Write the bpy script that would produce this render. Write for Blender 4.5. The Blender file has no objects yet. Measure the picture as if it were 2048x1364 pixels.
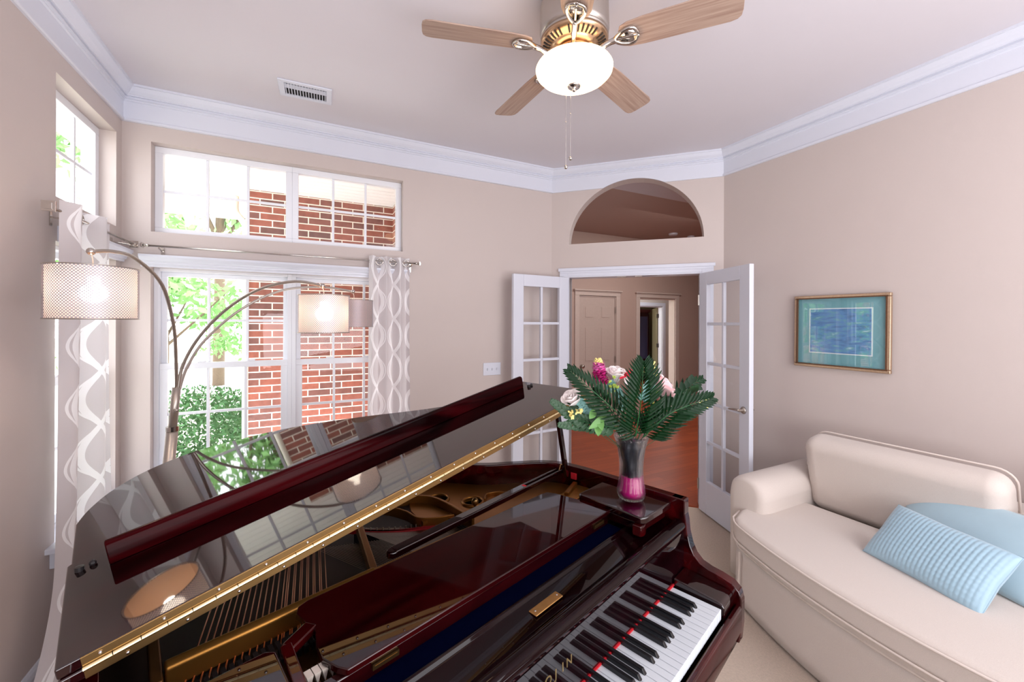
import bpy, math, random
from mathutils import Vector, Matrix
random.seed(7)
C = bpy.context.scene.collection
SC = bpy.context.scene
PI = math.pi

# ---------------------------------------------------------------- camera
# world: X along the window wall, Y towards it, Z up; floor z = 0; camera at the origin, 1.61 m up
F_PX, YAW, ROLL, SHY = 816.68, math.radians(26.483), math.radians(0.192), -36.26
FWD = Vector((math.sin(YAW), math.cos(YAW), 0))
R0 = Vector((math.cos(YAW), -math.sin(YAW), 0)); U0 = Vector((0, 0, 1))
RT = R0*math.cos(ROLL) + U0*math.sin(ROLL); UP = -R0*math.sin(ROLL) + U0*math.cos(ROLL)
CAM = Vector((0, 0, 1.61))
cam = bpy.data.objects.new('camera', bpy.data.cameras.new('camera')); C.objects.link(cam)
cam.data.sensor_width = 36; cam.data.lens = F_PX/2048*36; cam.data.shift_y = SHY/2048
cam.data.clip_start = 0.02; cam.data.clip_end = 300
m = Matrix.Identity(4)
for i in range(3):
    m[i][0] = RT[i]; m[i][1] = UP[i]; m[i][2] = -FWD[i]; m[i][3] = CAM[i]
cam.matrix_world = m
SC.camera = cam
def ray(px, py): return FWD + RT*((px-1024)/F_PX) - UP*((py-682-SHY)/F_PX)
def at(px, py, d): return CAM + ray(px, py)*d          # the point a photograph pixel shows at depth d

# ---------------------------------------------------------------- light
SC.view_settings.view_transform = 'Standard'; SC.view_settings.look = 'None'
SC.view_settings.exposure = 0.20; SC.view_settings.gamma = 1.0; SC.view_settings.use_curve_mapping = False
SC.cycles.use_denoising = True
SC.cycles.max_bounces = 10; SC.cycles.diffuse_bounces = 5; SC.cycles.glossy_bounces = 5
SC.cycles.transmission_bounces = 8; SC.cycles.transparent_max_bounces = 16
SC.cycles.sample_clamp_indirect = 6; SC.cycles.caustics_reflective = False; SC.cycles.caustics_refractive = False
W = bpy.data.worlds.new('sky'); SC.world = W; W.use_nodes = True
W.node_tree.nodes['Background'].inputs[0].default_value = (0.93, 0.96, 1.0, 1)
W.node_tree.nodes['Background'].inputs[1].default_value = 6.5
def sun(name, rot, e, col, ang=2):
    l = bpy.data.lights.new(name, 'SUN'); l.energy = e; l.color = col; l.angle = math.radians(ang)
    o = bpy.data.objects.new(name, l); C.objects.link(o); o.rotation_euler = rot; return o
sun('sun', Vector((-.22, -.60, -.77)).to_track_quat('-Z', 'Y').to_euler(), 5.0, (1, .96, .9))
def area(name, loc, target, sx, sy, e, col):
    l = bpy.data.lights.new(name, 'AREA'); l.shape = 'RECTANGLE'; l.size = sx; l.size_y = sy; l.energy = e; l.color = col
    o = bpy.data.objects.new(name, l); C.objects.link(o); o.location = loc
    o.rotation_euler = (Vector(target)-Vector(loc)).to_track_quat('-Z', 'Y').to_euler(); return o
area('added_fill_light', (2.1, -0.9, 3.03), (1.7, 1.6, 1.2), 1.6, 2.2, 62, (.97, .97, 1))  # added fill behind the camera, helps out the indoor daylight
area('added_ceiling_fill', (1.0, -1.3, 1.2), (1.2, 0.6, 3.1), 3.4, 1.6, 112, (.97, .96, 1))  # added lamp aimed upward behind the camera, brightens ceiling and room
area('added_porch_fill', (-.1, 4.1, -.02), (-.1, 4.1, 3), 1.2, .8, 30, (1, 1, 1))  # added lamp on the slab, stands in for bounce onto the soffit
area('foyer_light', (4.4, 3.6, 3.0), (4.4, 4.2, 0), 1.2, 1.2, 48, (1, .92, .88))
area('room_light', (7.0, 6.6, 2.7), (7.0, 6.8, 0), .8, .8, 14, (.95, .98, 1))
def point(name, loc, e, col, r=.04):
    l = bpy.data.lights.new(name, 'POINT'); l.energy = e; l.color = col; l.shadow_soft_size = r
    o = bpy.data.objects.new(name, l); C.objects.link(o); o.location = loc; return o

# ---------------------------------------------------------------- materials
def lin(h):
    h = h.lstrip('#'); c = [int(h[i:i+2], 16)/255 for i in (0, 2, 4)]
    return [x/12.92 if x <= .04045 else ((x+.055)/1.055)**2.4 for x in c]
MATS = {}
def mat(name, col, rough=.5, metal=0, ior=1.5, var=.06, scale=30, stretch=(1, 1, 1), bump=0, bscale=None, coat=0, emit=None, es=0, trans=0, sheen=0, alpha=1, spec=.5):
    if name in MATS: return MATS[name]
    m = bpy.data.materials.new(name); m.use_nodes = True; nt = m.node_tree; N = nt.nodes; L = nt.links
    b = N['Principled BSDF']
    c = lin(col) if isinstance(col, str) else col
    tc = N.new('ShaderNodeTexCoord'); mp = N.new('ShaderNodeMapping'); mp.inputs['Scale'].default_value = stretch
    L.new(tc.outputs['Object'], mp.inputs[0])
    no = N.new('ShaderNodeTexNoise'); no.inputs['Scale'].default_value = scale; no.inputs['Detail'].default_value = 4
    L.new(mp.outputs[0], no.inputs['Vector'])
    r = N.new('ShaderNodeMix'); r.data_type = 'RGBA'
    r.inputs[6].default_value = (*[max(0, x*(1-var)) for x in c], 1); r.inputs[7].default_value = (*[min(1, x*(1+var)) for x in c], 1)
    L.new(no.outputs[0], r.inputs[0]); L.new(r.outputs[2], b.inputs['Base Color'])
    b.inputs['Roughness'].default_value = rough; b.inputs['Metallic'].default_value = metal; b.inputs['IOR'].default_value = ior
    b.inputs['Specular IOR Level'].default_value = spec
    if coat: b.inputs['Coat Weight'].default_value = coat; b.inputs['Coat Roughness'].default_value = .02
    if trans: b.inputs['Transmission Weight'].default_value = trans
    if sheen: b.inputs['Sheen Weight'].default_value = sheen
    if alpha < 1: b.inputs['Alpha'].default_value = alpha
    if emit: b.inputs['Emission Color'].default_value = (*lin(emit), 1); b.inputs['Emission Strength'].default_value = es
    if bump:
        n2 = N.new('ShaderNodeTexNoise'); n2.inputs['Scale'].default_value = bscale or scale; n2.inputs['Detail'].default_value = 3
        L.new(mp.outputs[0], n2.inputs['Vector'])
        bp = N.new('ShaderNodeBump'); bp.inputs['Strength'].default_value = bump; bp.inputs['Distance'].default_value = .01
        L.new(n2.outputs[0], bp.inputs['Height']); L.new(bp.outputs[0], b.inputs['Normal'])
    MATS[name] = m; return m
def node_mat(name):
    m = bpy.data.materials.new(name); m.use_nodes = True; MATS[name] = m
    return m, m.node_tree.nodes, m.node_tree.links, m.node_tree.nodes['Principled BSDF']

M_wall = mat('wall paint', '#c3b7b2', .55, var=.015, scale=6, bump=.05, bscale=260)
M_hallwall = mat('dimmed wall paint', '#b49c92', .6, var=.015, scale=6)  # same paint as the room, hall dimness put into a darker colour
M_ceil = mat('ceiling paint', '#d2ced4', .8, var=.015, scale=5)
M_trim = mat('white trim paint', '#d4d7e2', .32, var=.01, scale=8)
M_vinyl = mat('white vinyl', '#e6e8ee', .3, var=.01, scale=8)
M_carpet = mat('beige carpet', '#c9b8a8', .95, var=.16, scale=90, bump=.6, bscale=420)
M_nickel = mat('brushed nickel', '#bcb4ac', .36, metal=1, var=.05, scale=8, stretch=(1, 1, 40))
M_chrome = mat('polished nickel', '#c8c2bc', .12, metal=1, var=.03)
M_dark = mat('black rubber', '#151012', .5)
M_brass = mat('polished brass', '#94744a', .30, metal=1, var=.08, scale=20)
M_bronze = mat('gold bronze paint', '#8e5a22', .36, metal=.75, var=.2, scale=9)
M_bronze2 = mat('aged bronze paint', '#6a4420', .4, metal=.6, var=.3, scale=8)
M_copper = mat('copper winding', '#c98a6a', .3, metal=1)
M_steel = mat('steel wire', '#a89c90', .3, metal=1)
M_felt = mat('red felt', '#a00d16', .9, var=.2, scale=200)
M_redfelt = mat('key strip felt', '#d01828', .9, var=.1, scale=200)
M_navy = mat('navy felt', '#03051a', .98, spec=0, var=.3, scale=200)
M_ivory = mat('white key plastic', '#d2d8de', .18, var=.01)
M_ebony = mat('black key plastic', '#0b0b10', .22, var=.05)
M_sofa = mat('cream upholstery', '#d0c5bd', .9, var=.10, scale=420, bump=.25, bscale=600, sheen=.2)
M_welt = mat('cream piping', '#d8ccc4', .9, var=.06)
M_blue = mat('pale blue satin', '#a2bcc8', .55, var=.03, sheen=.3)
M_leafd = mat('dark palm leaf', '#03260c', .45, var=.5, scale=25, spec=.18)
M_rach = mat('palm rib', '#1c5a2c', .4, var=.2)
M_leafm = mat('green leaf', '#1a4220', .5, var=.5, scale=20)
M_leafl = mat('light green leaf', '#55843f', .5, var=.2)
M_euc = mat('eucalyptus leaf', '#7fb0aa', .6, var=.15)
M_white = mat('white petal', '#fdf4f2', .6, var=.05)
M_blush = mat('blush petal', '#f8cdd0', .6, var=.10)
M_pink = mat('magenta petal', '#d0308c', .55, var=.4, scale=60)
M_pinkl = mat('pink petal', '#e77fc0', .55, var=.2, scale=60)
M_coral = mat('hot pink petal', '#e8304e', .5, var=.2)
M_yel = mat('yellow bud', '#e3d486', .6, var=.2)
M_lime = mat('lime blossom', '#c0d860', .6, var=.2)
M_glasspane = None
def pane_material(name, tint=(1, 1, 1), refl=1.0, ior=1.45):
    m, N, L, b = node_mat(name); N.remove(b)
    out = N['Material Output']; tr = N.new('ShaderNodeBsdfTransparent'); tr.inputs[0].default_value = (*tint, 1)
    gl = N.new('ShaderNodeBsdfGlossy'); gl.inputs['Roughness'].default_value = .01
    fr = N.new('ShaderNodeFresnel'); fr.inputs[0].default_value = ior
    no = N.new('ShaderNodeTexNoise'); no.inputs['Scale'].default_value = 2
    mu = N.new('ShaderNodeMath'); mu.operation = 'MULTIPLY'; mu.inputs[1].default_value = refl
    ge = N.new('ShaderNodeNewGeometry'); ir = N.new('ShaderNodeMix'); ir.data_type = 'FLOAT'; ir.inputs[2].default_value = ior; ir.inputs[3].default_value = 1/ior
    L.new(ge.outputs['Backfacing'], ir.inputs[0]); L.new(ir.outputs[0], fr.inputs[0]); L.new(fr.outputs[0], mu.inputs[0])
    mx = N.new('ShaderNodeMixShader'); L.new(mu.outputs[0], mx.inputs[0]); L.new(tr.outputs[0], mx.inputs[1]); L.new(gl.outputs[0], mx.inputs[2])
    L.new(mx.outputs[0], out.inputs[0]); return m
M_pane = pane_material('window glass')
M_pane2 = pane_material('picture glass', refl=2.6)

def mahogany(name, c1, c2, rough=.03, ior=1.75, stretch=(2, 14, 14)):
    m, N, L, b = node_mat(name)
    tc = N.new('ShaderNodeTexCoord'); mp = N.new('ShaderNodeMapping'); mp.inputs['Scale'].default_value = stretch
    L.new(tc.outputs['Object'], mp.inputs[0])
    n1 = N.new('ShaderNodeTexNoise'); n1.inputs['Scale'].default_value = 1.0; n1.inputs['Detail'].default_value = 5; n1.inputs['Distortion'].default_value = .8
    L.new(mp.outputs[0], n1.inputs['Vector'])
    cr = N.new('ShaderNodeValToRGB'); cr.color_ramp.elements[0].position = .35; cr.color_ramp.elements[1].position = .68
    cr.color_ramp.elements[0].color = (*lin(c1), 1); cr.color_ramp.elements[1].color = (*lin(c2), 1)
    L.new(n1.outputs[0], cr.inputs[0]); L.new(cr.outputs[0], b.inputs['Base Color'])
    b.inputs['Roughness'].default_value = rough; b.inputs['IOR'].default_value = ior
    return m
M_mah = mahogany('polished mahogany', '#0a0102', '#280405', ior=1.7)
M_mahd = mahogany('dark polished mahogany', '#080101', '#220406')
M_mahred = mahogany('red polished mahogany', '#140102', '#420508', ior=1.5)

def hardwood():
    m, N, L, b = node_mat('cherry hardwood')
    tc = N.new('ShaderNodeTexCoord'); mp = N.new('ShaderNodeMapping'); mp.inputs['Rotation'].default_value = (0, 0, 0)
    L.new(tc.outputs['Object'], mp.inputs[0])
    br = N.new('ShaderNodeTexBrick'); br.inputs['Color1'].default_value = (*lin('#b4552c'), 1); br.inputs['Color2'].default_value = (*lin('#9c4422'), 1)
    br.inputs['Mortar'].default_value = (*lin('#6a2a10'), 1); br.inputs['Scale'].default_value = 1; br.inputs['Mortar Size'].default_value = .0015
    br.inputs['Brick Width'].default_value = 1.1; br.inputs['Row Height'].default_value = .083; br.inputs['Bias'].default_value = 0
    L.new(mp.outputs[0], br.inputs['Vector'])
    no = N.new('ShaderNodeTexNoise'); no.inputs['Scale'].default_value = 3; mp2 = N.new('ShaderNodeMapping'); mp2.inputs['Scale'].default_value = (1, 14, 1)
    L.new(tc.outputs['Object'], mp2.inputs[0]); L.new(mp2.outputs[0], no.inputs['Vector'])
    mx = N.new('ShaderNodeMix'); mx.data_type = 'RGBA'; mx.blend_type = 'MULTIPLY'; mx.inputs[0].default_value = .35
    L.new(br.outputs[0], mx.inputs[6]); L.new(no.outputs[0], mx.inputs[7]); L.new(mx.outputs[2], b.inputs['Base Color'])
    b.inputs['Roughness'].default_value = .32; return m
M_wood = hardwood()
def brick():
    m, N, L, b = node_mat('red brick')
    tc = N.new('ShaderNodeTexCoord'); mp = N.new('ShaderNodeMapping'); mp.inputs['Rotation'].default_value = (PI/2, 0, 0)
    L.new(tc.outputs['Object'], mp.inputs[0])
    sx = N.new('ShaderNodeSeparateXYZ'); L.new(tc.outputs['Object'], sx.inputs[0])
    ad = N.new('ShaderNodeMath'); ad.operation = 'ADD'; L.new(sx.outputs[0], ad.inputs[0]); L.new(sx.outputs[1], ad.inputs[1])
    cb = N.new('ShaderNodeCombineXYZ'); L.new(ad.outputs[0], cb.inputs[0]); L.new(sx.outputs[2], cb.inputs[1])
    br = N.new('ShaderNodeTexBrick'); br.inputs['Color1'].default_value = (*lin('#96594a'), 1); br.inputs['Color2'].default_value = (*lin('#5e4a48'), 1)
    br.inputs['Mortar'].default_value = (*lin('#e8dfd2'), 1); br.inputs['Scale'].default_value = 1; br.inputs['Mortar Size'].default_value = .0055
    br.inputs['Mortar Smooth'].default_value = .1; br.inputs['Bias'].default_value = -.25
    br.inputs['Brick Width'].default_value = .208; br.inputs['Row Height'].default_value = .0665; L.new(cb.outputs[0], br.inputs['Vector'])
    no = N.new('ShaderNodeTexNoise'); no.inputs['Scale'].default_value = 18; L.new(tc.outputs['Object'], no.inputs['Vector'])
    mx = N.new('ShaderNodeMix'); mx.data_type = 'RGBA'; mx.blend_type = 'OVERLAY'; mx.inputs[0].default_value = .35
    L.new(br.outputs[0], mx.inputs[6]); L.new(no.outputs[0], mx.inputs[7]); L.new(mx.outputs[2], b.inputs['Base Color'])
    b.inputs['Roughness'].default_value = .9; return m
M_brick = brick()
def blade_wood():
    m, N, L, b = node_mat('light maple')
    tc = N.new('ShaderNodeTexCoord'); mp = N.new('ShaderNodeMapping'); mp.inputs['Scale'].default_value = (4, 120, 20)
    L.new(tc.outputs['Object'], mp.inputs[0]); no = N.new('ShaderNodeTexNoise'); no.inputs['Scale'].default_value = 1; no.inputs['Detail'].default_value = 6
    L.new(mp.outputs[0], no.inputs['Vector'])
    cr = N.new('ShaderNodeValToRGB'); cr.color_ramp.elements[0].color = (*lin('#94796c'), 1); cr.color_ramp.elements[1].color = (*lin('#b39c8c'), 1)
    cr.color_ramp.elements[0].position = .3; cr.color_ramp.elements[1].position = .7
    L.new(no.outputs[0], cr.inputs[0]); L.new(cr.outputs[0], b.inputs['Base Color']); b.inputs['Roughness'].default_value = .45; return m
M_blade = blade_wood()
def curtain_mat():
    m, N, L, b = node_mat('silver ogee satin')
    uv = N.new('ShaderNodeUVMap'); sx = N.new('ShaderNodeSeparateXYZ'); L.new(uv.outputs[0], sx.inputs[0])
    def mth(op, a, bb=None, c=None):
        n = N.new('ShaderNodeMath'); n.operation = op
        for i, x in enumerate((a, bb, c)):
            if x is None: continue
            if isinstance(x, (int, float)): n.inputs[i].default_value = x
            else: L.new(x, n.inputs[i])
        return n.outputs[0]
    P, H = .33, .54
    ph = mth('MULTIPLY', sx.outputs[1], 2*PI/H); s = mth('MULTIPLY', mth('SINE', ph), .095)
    def band(off, sgn, w):
        a = mth('ADD', mth('MULTIPLY', s, sgn), sx.outputs[0]); a = mth('ADD', a, off)
        fr = mth('ABSOLUTE', mth('SUBTRACT', mth('FRACT', mth('DIVIDE', a, P)), .5))
        return mth('LESS_THAN', fr, w/P)
    k = mth('MAXIMUM', band(0, 1, .021), band(0, -1, .021)); k = mth('MAXIMUM', k, band(0, 1.42, .007)); k = mth('MAXIMUM', k, band(0, -1.42, .007))
    mx = N.new('ShaderNodeMix'); mx.data_type = 'RGBA'; mx.inputs[6].default_value = (*lin('#d6d0d2'), 1); mx.inputs[7].default_value = (*lin('#fdfcfe'), 1)
    L.new(k, mx.inputs[0]); L.new(mx.outputs[2], b.inputs['Base Color']); b.inputs['Roughness'].default_value = .38; b.inputs['Sheen Weight'].default_value = .3
    out = N['Material Output']; tl = N.new('ShaderNodeBsdfTranslucent'); L.new(mx.outputs[2], tl.inputs[0])
    ms = N.new('ShaderNodeMixShader'); ms.inputs[0].default_value = .22; L.new(b.outputs[0], ms.inputs[1]); L.new(tl.outputs[0], ms.inputs[2]); L.new(ms.outputs[0], out.inputs[0])
    return m
M_curt = curtain_mat()
def shade_mat(glow=1.0, name='perforated metal shade'):
    m, N, L, b = node_mat(name)
    uv = N.new('ShaderNodeUVMap'); mp = N.new('ShaderNodeMapping'); mp.inputs['Scale'].default_value = (1, 1, 1); mp.inputs['Rotation'].default_value = (0, 0, PI/4); L.new(uv.outputs[0], mp.inputs[0])
    vo = N.new('ShaderNodeTexVoronoi'); vo.inputs['Scale'].default_value = 137; vo.inputs['Randomness'].default_value = 0
    L.new(mp.outputs[0], vo.inputs['Vector'])
    lt = N.new('ShaderNodeMath'); lt.operation = 'LESS_THAN'; lt.inputs[1].default_value = .36; L.new(vo.outputs['Distance'], lt.inputs[0])
    b.inputs['Base Color'].default_value = (*lin('#a29ca8'), 1); b.inputs['Metallic'].default_value = .3; b.inputs['Roughness'].default_value = .4
    out = N['Material Output']; df = N.new('ShaderNodeBsdfTranslucent'); df.inputs[0].default_value = (1, .97, .95, 1)
    d2 = N.new('ShaderNodeBsdfDiffuse'); d2.inputs[0].default_value = (.9, .87, .88, 1)
    m1 = N.new('ShaderNodeMixShader'); m1.inputs[0].default_value = .6; L.new(d2.outputs[0], m1.inputs[1]); L.new(df.outputs[0], m1.inputs[2])
    mx = N.new('ShaderNodeMixShader'); tp = N.new('ShaderNodeBsdfTransparent')
    L.new(lt.outputs[0], mx.inputs[0]); L.new(b.outputs[0], mx.inputs[1]); L.new(tp.outputs[0], mx.inputs[2])
    L.new(mx.outputs[0], out.inputs[0]); return m
M_shade = shade_mat()

# ---------------------------------------------------------------- geometry helpers
class B:
    def __init__(s): s.v = []; s.f = []; s.uv = {}
    def add(s, vs, fs):
        n = len(s.v); s.v += [tuple(v) for v in vs]; s.f += [tuple(i+n for i in f) for f in fs]; return s
    def box(s, x0, x1, y0, y1, z0, z1, M=None):
        vs = [Vector((x, y, z)) for z in (z0, z1) for y in (y0, y1) for x in (x0, x1)]
        if M: vs = [M @ v for v in vs]
        return s.add(vs, [(0, 2, 3, 1), (4, 5, 7, 6), (0, 1, 5, 4), (1, 3, 7, 5), (3, 2, 6, 7), (2, 0, 4, 6)])
    def beam(s, p, q, w, h, up=(0, 0, 1)):
        p = Vector(p); q = Vector(q); d = (q-p).normalized(); up = Vector(up)
        a = d.cross(up).normalized(); u = a.cross(d).normalized()
        vs = [P + a*i*w/2 + u*j*h/2 for P in (p, q) for j in (-1, 1) for i in (-1, 1)]
        return s.add(vs, [(0, 2, 3, 1), (4, 5, 7, 6), (0, 1, 5, 4), (1, 3, 7, 5), (3, 2, 6, 7), (2, 0, 4, 6)])
    def prism(s, poly, h0, h1, f):
        n = len(poly); vs = [f(a, b, h0) for a, b in poly] + [f(a, b, h1) for a, b in poly]
        fs = [tuple(range(n))[::-1], tuple(range(n, 2*n))] + [(i, (i+1) % n, (i+1) % n+n, i+n) for i in range(n)]
        return s.add(vs, fs)
    def ring(s, outer, inner, z0, z1, closed=False):
        n = len(outer); vs = []
        for z in (z0, z1):
            vs += [(a, b, z) for a, b in outer] + [(a, b, z) for a, b in inner]
        fs = []
        R = range(n) if closed else range(n-1)
        for i in R:
            j = (i+1) % n
            fs += [(i, j, j+2*n, i+2*n), (n+j, n+i, n+i+2*n, n+j+2*n), (2*n+i, 2*n+j, 3*n+j, 3*n+i), (j, i, n+i, n+j)]
        if not closed:
            fs += [(0, 2*n, 3*n, n), (n-1, 2*n-1, 4*n-1, 3*n-1)]
        return s.add(vs, fs)
    def tube(s, path, r, n=10, cap=True):
        path = [Vector(p) for p in path]; k = len(path); rr = r if isinstance(r, (list, tuple)) else [r]*k
        d = [(path[min(i+1, k-1)]-path[max(i-1, 0)]).normalized() for i in range(k)]
        a = d[0].orthogonal().normalized(); vs = []; fs = []
        for i in range(k):
            a = (a - d[i]*a.dot(d[i])).normalized(); b = d[i].cross(a)
            vs += [path[i] + (a*math.cos(2*PI*j/n) + b*math.sin(2*PI*j/n))*rr[i] for j in range(n)]
        for i in range(k-1):
            for j in range(n): fs.append((i*n+j, i*n+(j+1) % n, (i+1)*n+(j+1) % n, (i+1)*n+j))
        if cap: fs += [tuple(range(n))[::-1], tuple((k-1)*n+j for j in range(n))]
        return s.add(vs, fs)
    def lathe(s, prof, n=32, c=(0, 0, 0), M=None, fn=None):
        c = Vector(c); vs = []; k = len(prof)
        for i, (r, z) in enumerate(prof):
            for j in range(n):
                t = 2*PI*j/n; q = r*(fn(t, i) if fn else 1)
                v = Vector((q*math.cos(t), q*math.sin(t), z))
                vs.append((M @ v if M else v) + c)
        fs = [(i*n+j, i*n+(j+1) % n, (i+1)*n+(j+1) % n, (i+1)*n+j) for i in range(k-1) for j in range(n)]
        if prof[0][0] > 1e-6: fs.append(tuple(range(n))[::-1])
        if prof[-1][0] > 1e-6: fs.append(tuple((k-1)*n+j for j in range(n)))
        return s.add(vs, fs)
    def ball(s, c, r, n=12, sc=(1, 1, 1), M=None):
        k = max(4, n//2)
        pr = [(r*math.sin(PI*i/k)*1.0, -r*math.cos(PI*i/k)) for i in range(k+1)]
        MM = (M or Matrix.Identity(3)) @ Matrix.Diagonal(Vector(sc))
        return s.lathe(pr, n, c, MM)
    def sheet(s, fn, nu, nv, uvf=None):
        n0 = len(s.v); vs = [fn(i/nu, j/nv) for j in range(nv+1) for i in range(nu+1)]
        if uvf:
            for j in range(nv+1):
                for i in range(nu+1): s.uv[n0+j*(nu+1)+i] = uvf(i/nu, j/nv)
        return s.add(vs, [(j*(nu+1)+i, j*(nu+1)+i+1, (j+1)*(nu+1)+i+1, (j+1)*(nu+1)+i) for j in range(nv) for i in range(nu)])
    def obj(s, name, mt, parent=None, smooth=False, bevel=0, seg=2, solid=0, sub=0, weld=False, flip=False):
        me = bpy.data.meshes.new(name); me.from_pydata(s.v, [], s.f); me.validate()
        if s.uv:
            ul = me.uv_layers.new(name='UVMap')
            for lp in me.loops: ul.data[lp.index].uv = s.uv.get(lp.vertex_index, (0, 0))
        me.update()
        import bmesh
        bm = bmesh.new(); bm.from_mesh(me)
        if weld: bmesh.ops.remove_doubles(bm, verts=bm.verts, dist=1e-5)
        bmesh.ops.recalc_face_normals(bm, faces=bm.faces)
        bm.to_mesh(me); bm.free()
        if smooth:
            for p in me.polygons: p.use_smooth = True
        o = bpy.data.objects.new(name, me); C.objects.link(o); me.materials.append(mt)
        if parent: o.parent = parent
        if solid: md = o.modifiers.new('s', 'SOLIDIFY'); md.thickness = solid; md.offset = 0
        if bevel:
            md = o.modifiers.new('b', 'BEVEL'); md.width = bevel; md.segments = seg; md.limit_method = 'ANGLE'; md.angle_limit = math.radians(40)
            for p in me.polygons: p.use_smooth = True
            md.harden_normals = True
        if sub: md = o.modifiers.new('d', 'SUBSURF'); md.levels = sub; md.render_levels = sub
        return o
def tag(o, label=None, cat=None, group=None, kind=None):
    if label: o['label'] = label
    if cat: o['category'] = cat
    if group: o['group'] = group
    if kind: o['kind'] = kind
    return o
def struct(o, label=None, cat=None):
    o['kind'] = 'structure'
    if label: o['label'] = label
    if cat: o['category'] = cat
    return o
def empty(name, loc, rz=0, label=None, cat=None, group=None):
    o = bpy.data.objects.new(name, None); C.objects.link(o); o.location = loc; o.rotation_euler = (0, 0, rz)
    o.empty_display_size = .1
    return tag(o, label, cat, group)
def kids(o): return [c for c in C.objects if c.parent == o]
def copy_tree(o, parent=None):
    c = o.copy(); C.objects.link(c); c.parent = parent
    for ch in kids(o): copy_tree(ch, c)
    return c
def sm(pts, k=6, closed=False):          # Catmull-Rom
    P = [Vector(p) for p in pts]; n = len(P); out = []
    for i in range(n if closed else n-1):
        a, b, c, d = (P[(i-1) % n], P[i], P[(i+1) % n], P[(i+2) % n]) if closed else (P[max(i-1, 0)], P[i], P[i+1], P[min(i+2, n-1)])
        for j in range(k):
            t = j/k; out.append(.5*((2*b)+(c-a)*t+(2*a-5*b+4*c-d)*t*t+(3*b-a-3*c+d)*t**3))
    if not closed: out.append(P[-1])
    return out
def XY(M):   # map (a,b,h) -> M @ (a,b,h)
    return lambda a, b, h: M @ Vector((a, b, h))
I3 = lambda a, b, h: (a, b, h)

# ================================================================ ROOM SHELL
XL, YW, XR, XA, ZC = -1.054, 3.391, 3.185, 2.119, 3.085
YB = -2.7
CR = (XR, YW-(XR-XA))
room = [(XL, YB), (XR, YB), CR, (XA, YW), (XL, YW)]
struct(B().prism(room, -.12, 0, I3).obj('floor', M_carpet), 'beige cut pile carpet', 'floor')
hall = [(XA+.02, YW+.02), (CR[0]+.02, CR[1]+.02), (3.6, CR[1]-.4), (3.6, 1.0), (9.6, 1.0), (9.6, 9.3), (1.95, 9.3), (1.95, YW+.16)]
struct(B().prism(hall, -.12, -.002, I3).obj('floor_hall', M_wood), 'reddish hardwood floor beyond the french doors', 'floor')
struct(B().box(XL-.2, 9.6, YB-.2, YW+.12, ZC, ZC+.12).obj('ceiling', M_ceil))
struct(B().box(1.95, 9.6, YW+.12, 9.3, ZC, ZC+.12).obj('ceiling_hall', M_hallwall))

def panel_wall(name, mt, f, a0, a1, z0, z1, holes, th):
    """wall in plane (a,z), thickness th outward; f(a,t,z)->xyz"""
    A = sorted({a0, a1, *[h[0] for h in holes], *[h[1] for h in holes]}); Z = sorted({z0, z1, *[h[2] for h in holes], *[h[3] for h in holes]})
    solid = lambda i, j: 0 <= i < len(A)-1 and 0 <= j < len(Z)-1 and not any(h[0] <= A[i] and A[i+1] <= h[1] and h[2] <= Z[j] and Z[j+1] <= h[3] for h in holes)
    b = B()
    for i in range(len(A)-1):
        for j in range(len(Z)-1):
            if not solid(i, j): continue
            p = [(A[i], Z[j]), (A[i+1], Z[j]), (A[i+1], Z[j+1]), (A[i], Z[j+1])]
            for t in (0, th): b.add([f(a, t, z) for a, z in p], [(0, 1, 2, 3)])
            for (di, dj, q) in ((-1, 0, (3, 0)), (1, 0, (1, 2)), (0, -1, (0, 1)), (0, 1, (2, 3))):
                if not solid(i+di, j+dj):
                    u, v = p[q[0]], p[q[1]]; b.add([f(u[0], 0, u[1]), f(v[0], 0, v[1]), f(v[0], th, v[1]), f(u[0], th, u[1])], [(0, 1, 2, 3)])
    return struct(b.obj(name, mt, weld=True))
FT = (-.911, .69, 2.192, 2.77)     # front transom opening x0 x1 z0 z1
FL = (-.911, .69, .60, 1.965)
LT = (2.645, 3.311, 2.192, 2.77)   # left wall openings (y)
LL = (2.645, 3.311, .56, 1.985)
panel_wall('wall_front', M_wall, lambda a, t, z: (a, YW+t, z), XL-.16, XA+.06, 0, ZC, [FT, FL], .16)
panel_wall('wall_left', M_wall, lambda a, t, z: (XL-t, a, z), YB-.1, YW, 0, ZC, [LT, LL], .16)
panel_wall('wall_right', M_wall, lambda a, t, z: (XR+t, a, z), YB-.1, CR[1]+.02, 0, ZC, [], .12)
panel_wall('wall_back', M_wall, lambda a, t, z: (a, YB-t, z), XL-.16, XR+.12, 0, ZC, [], .16)

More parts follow.
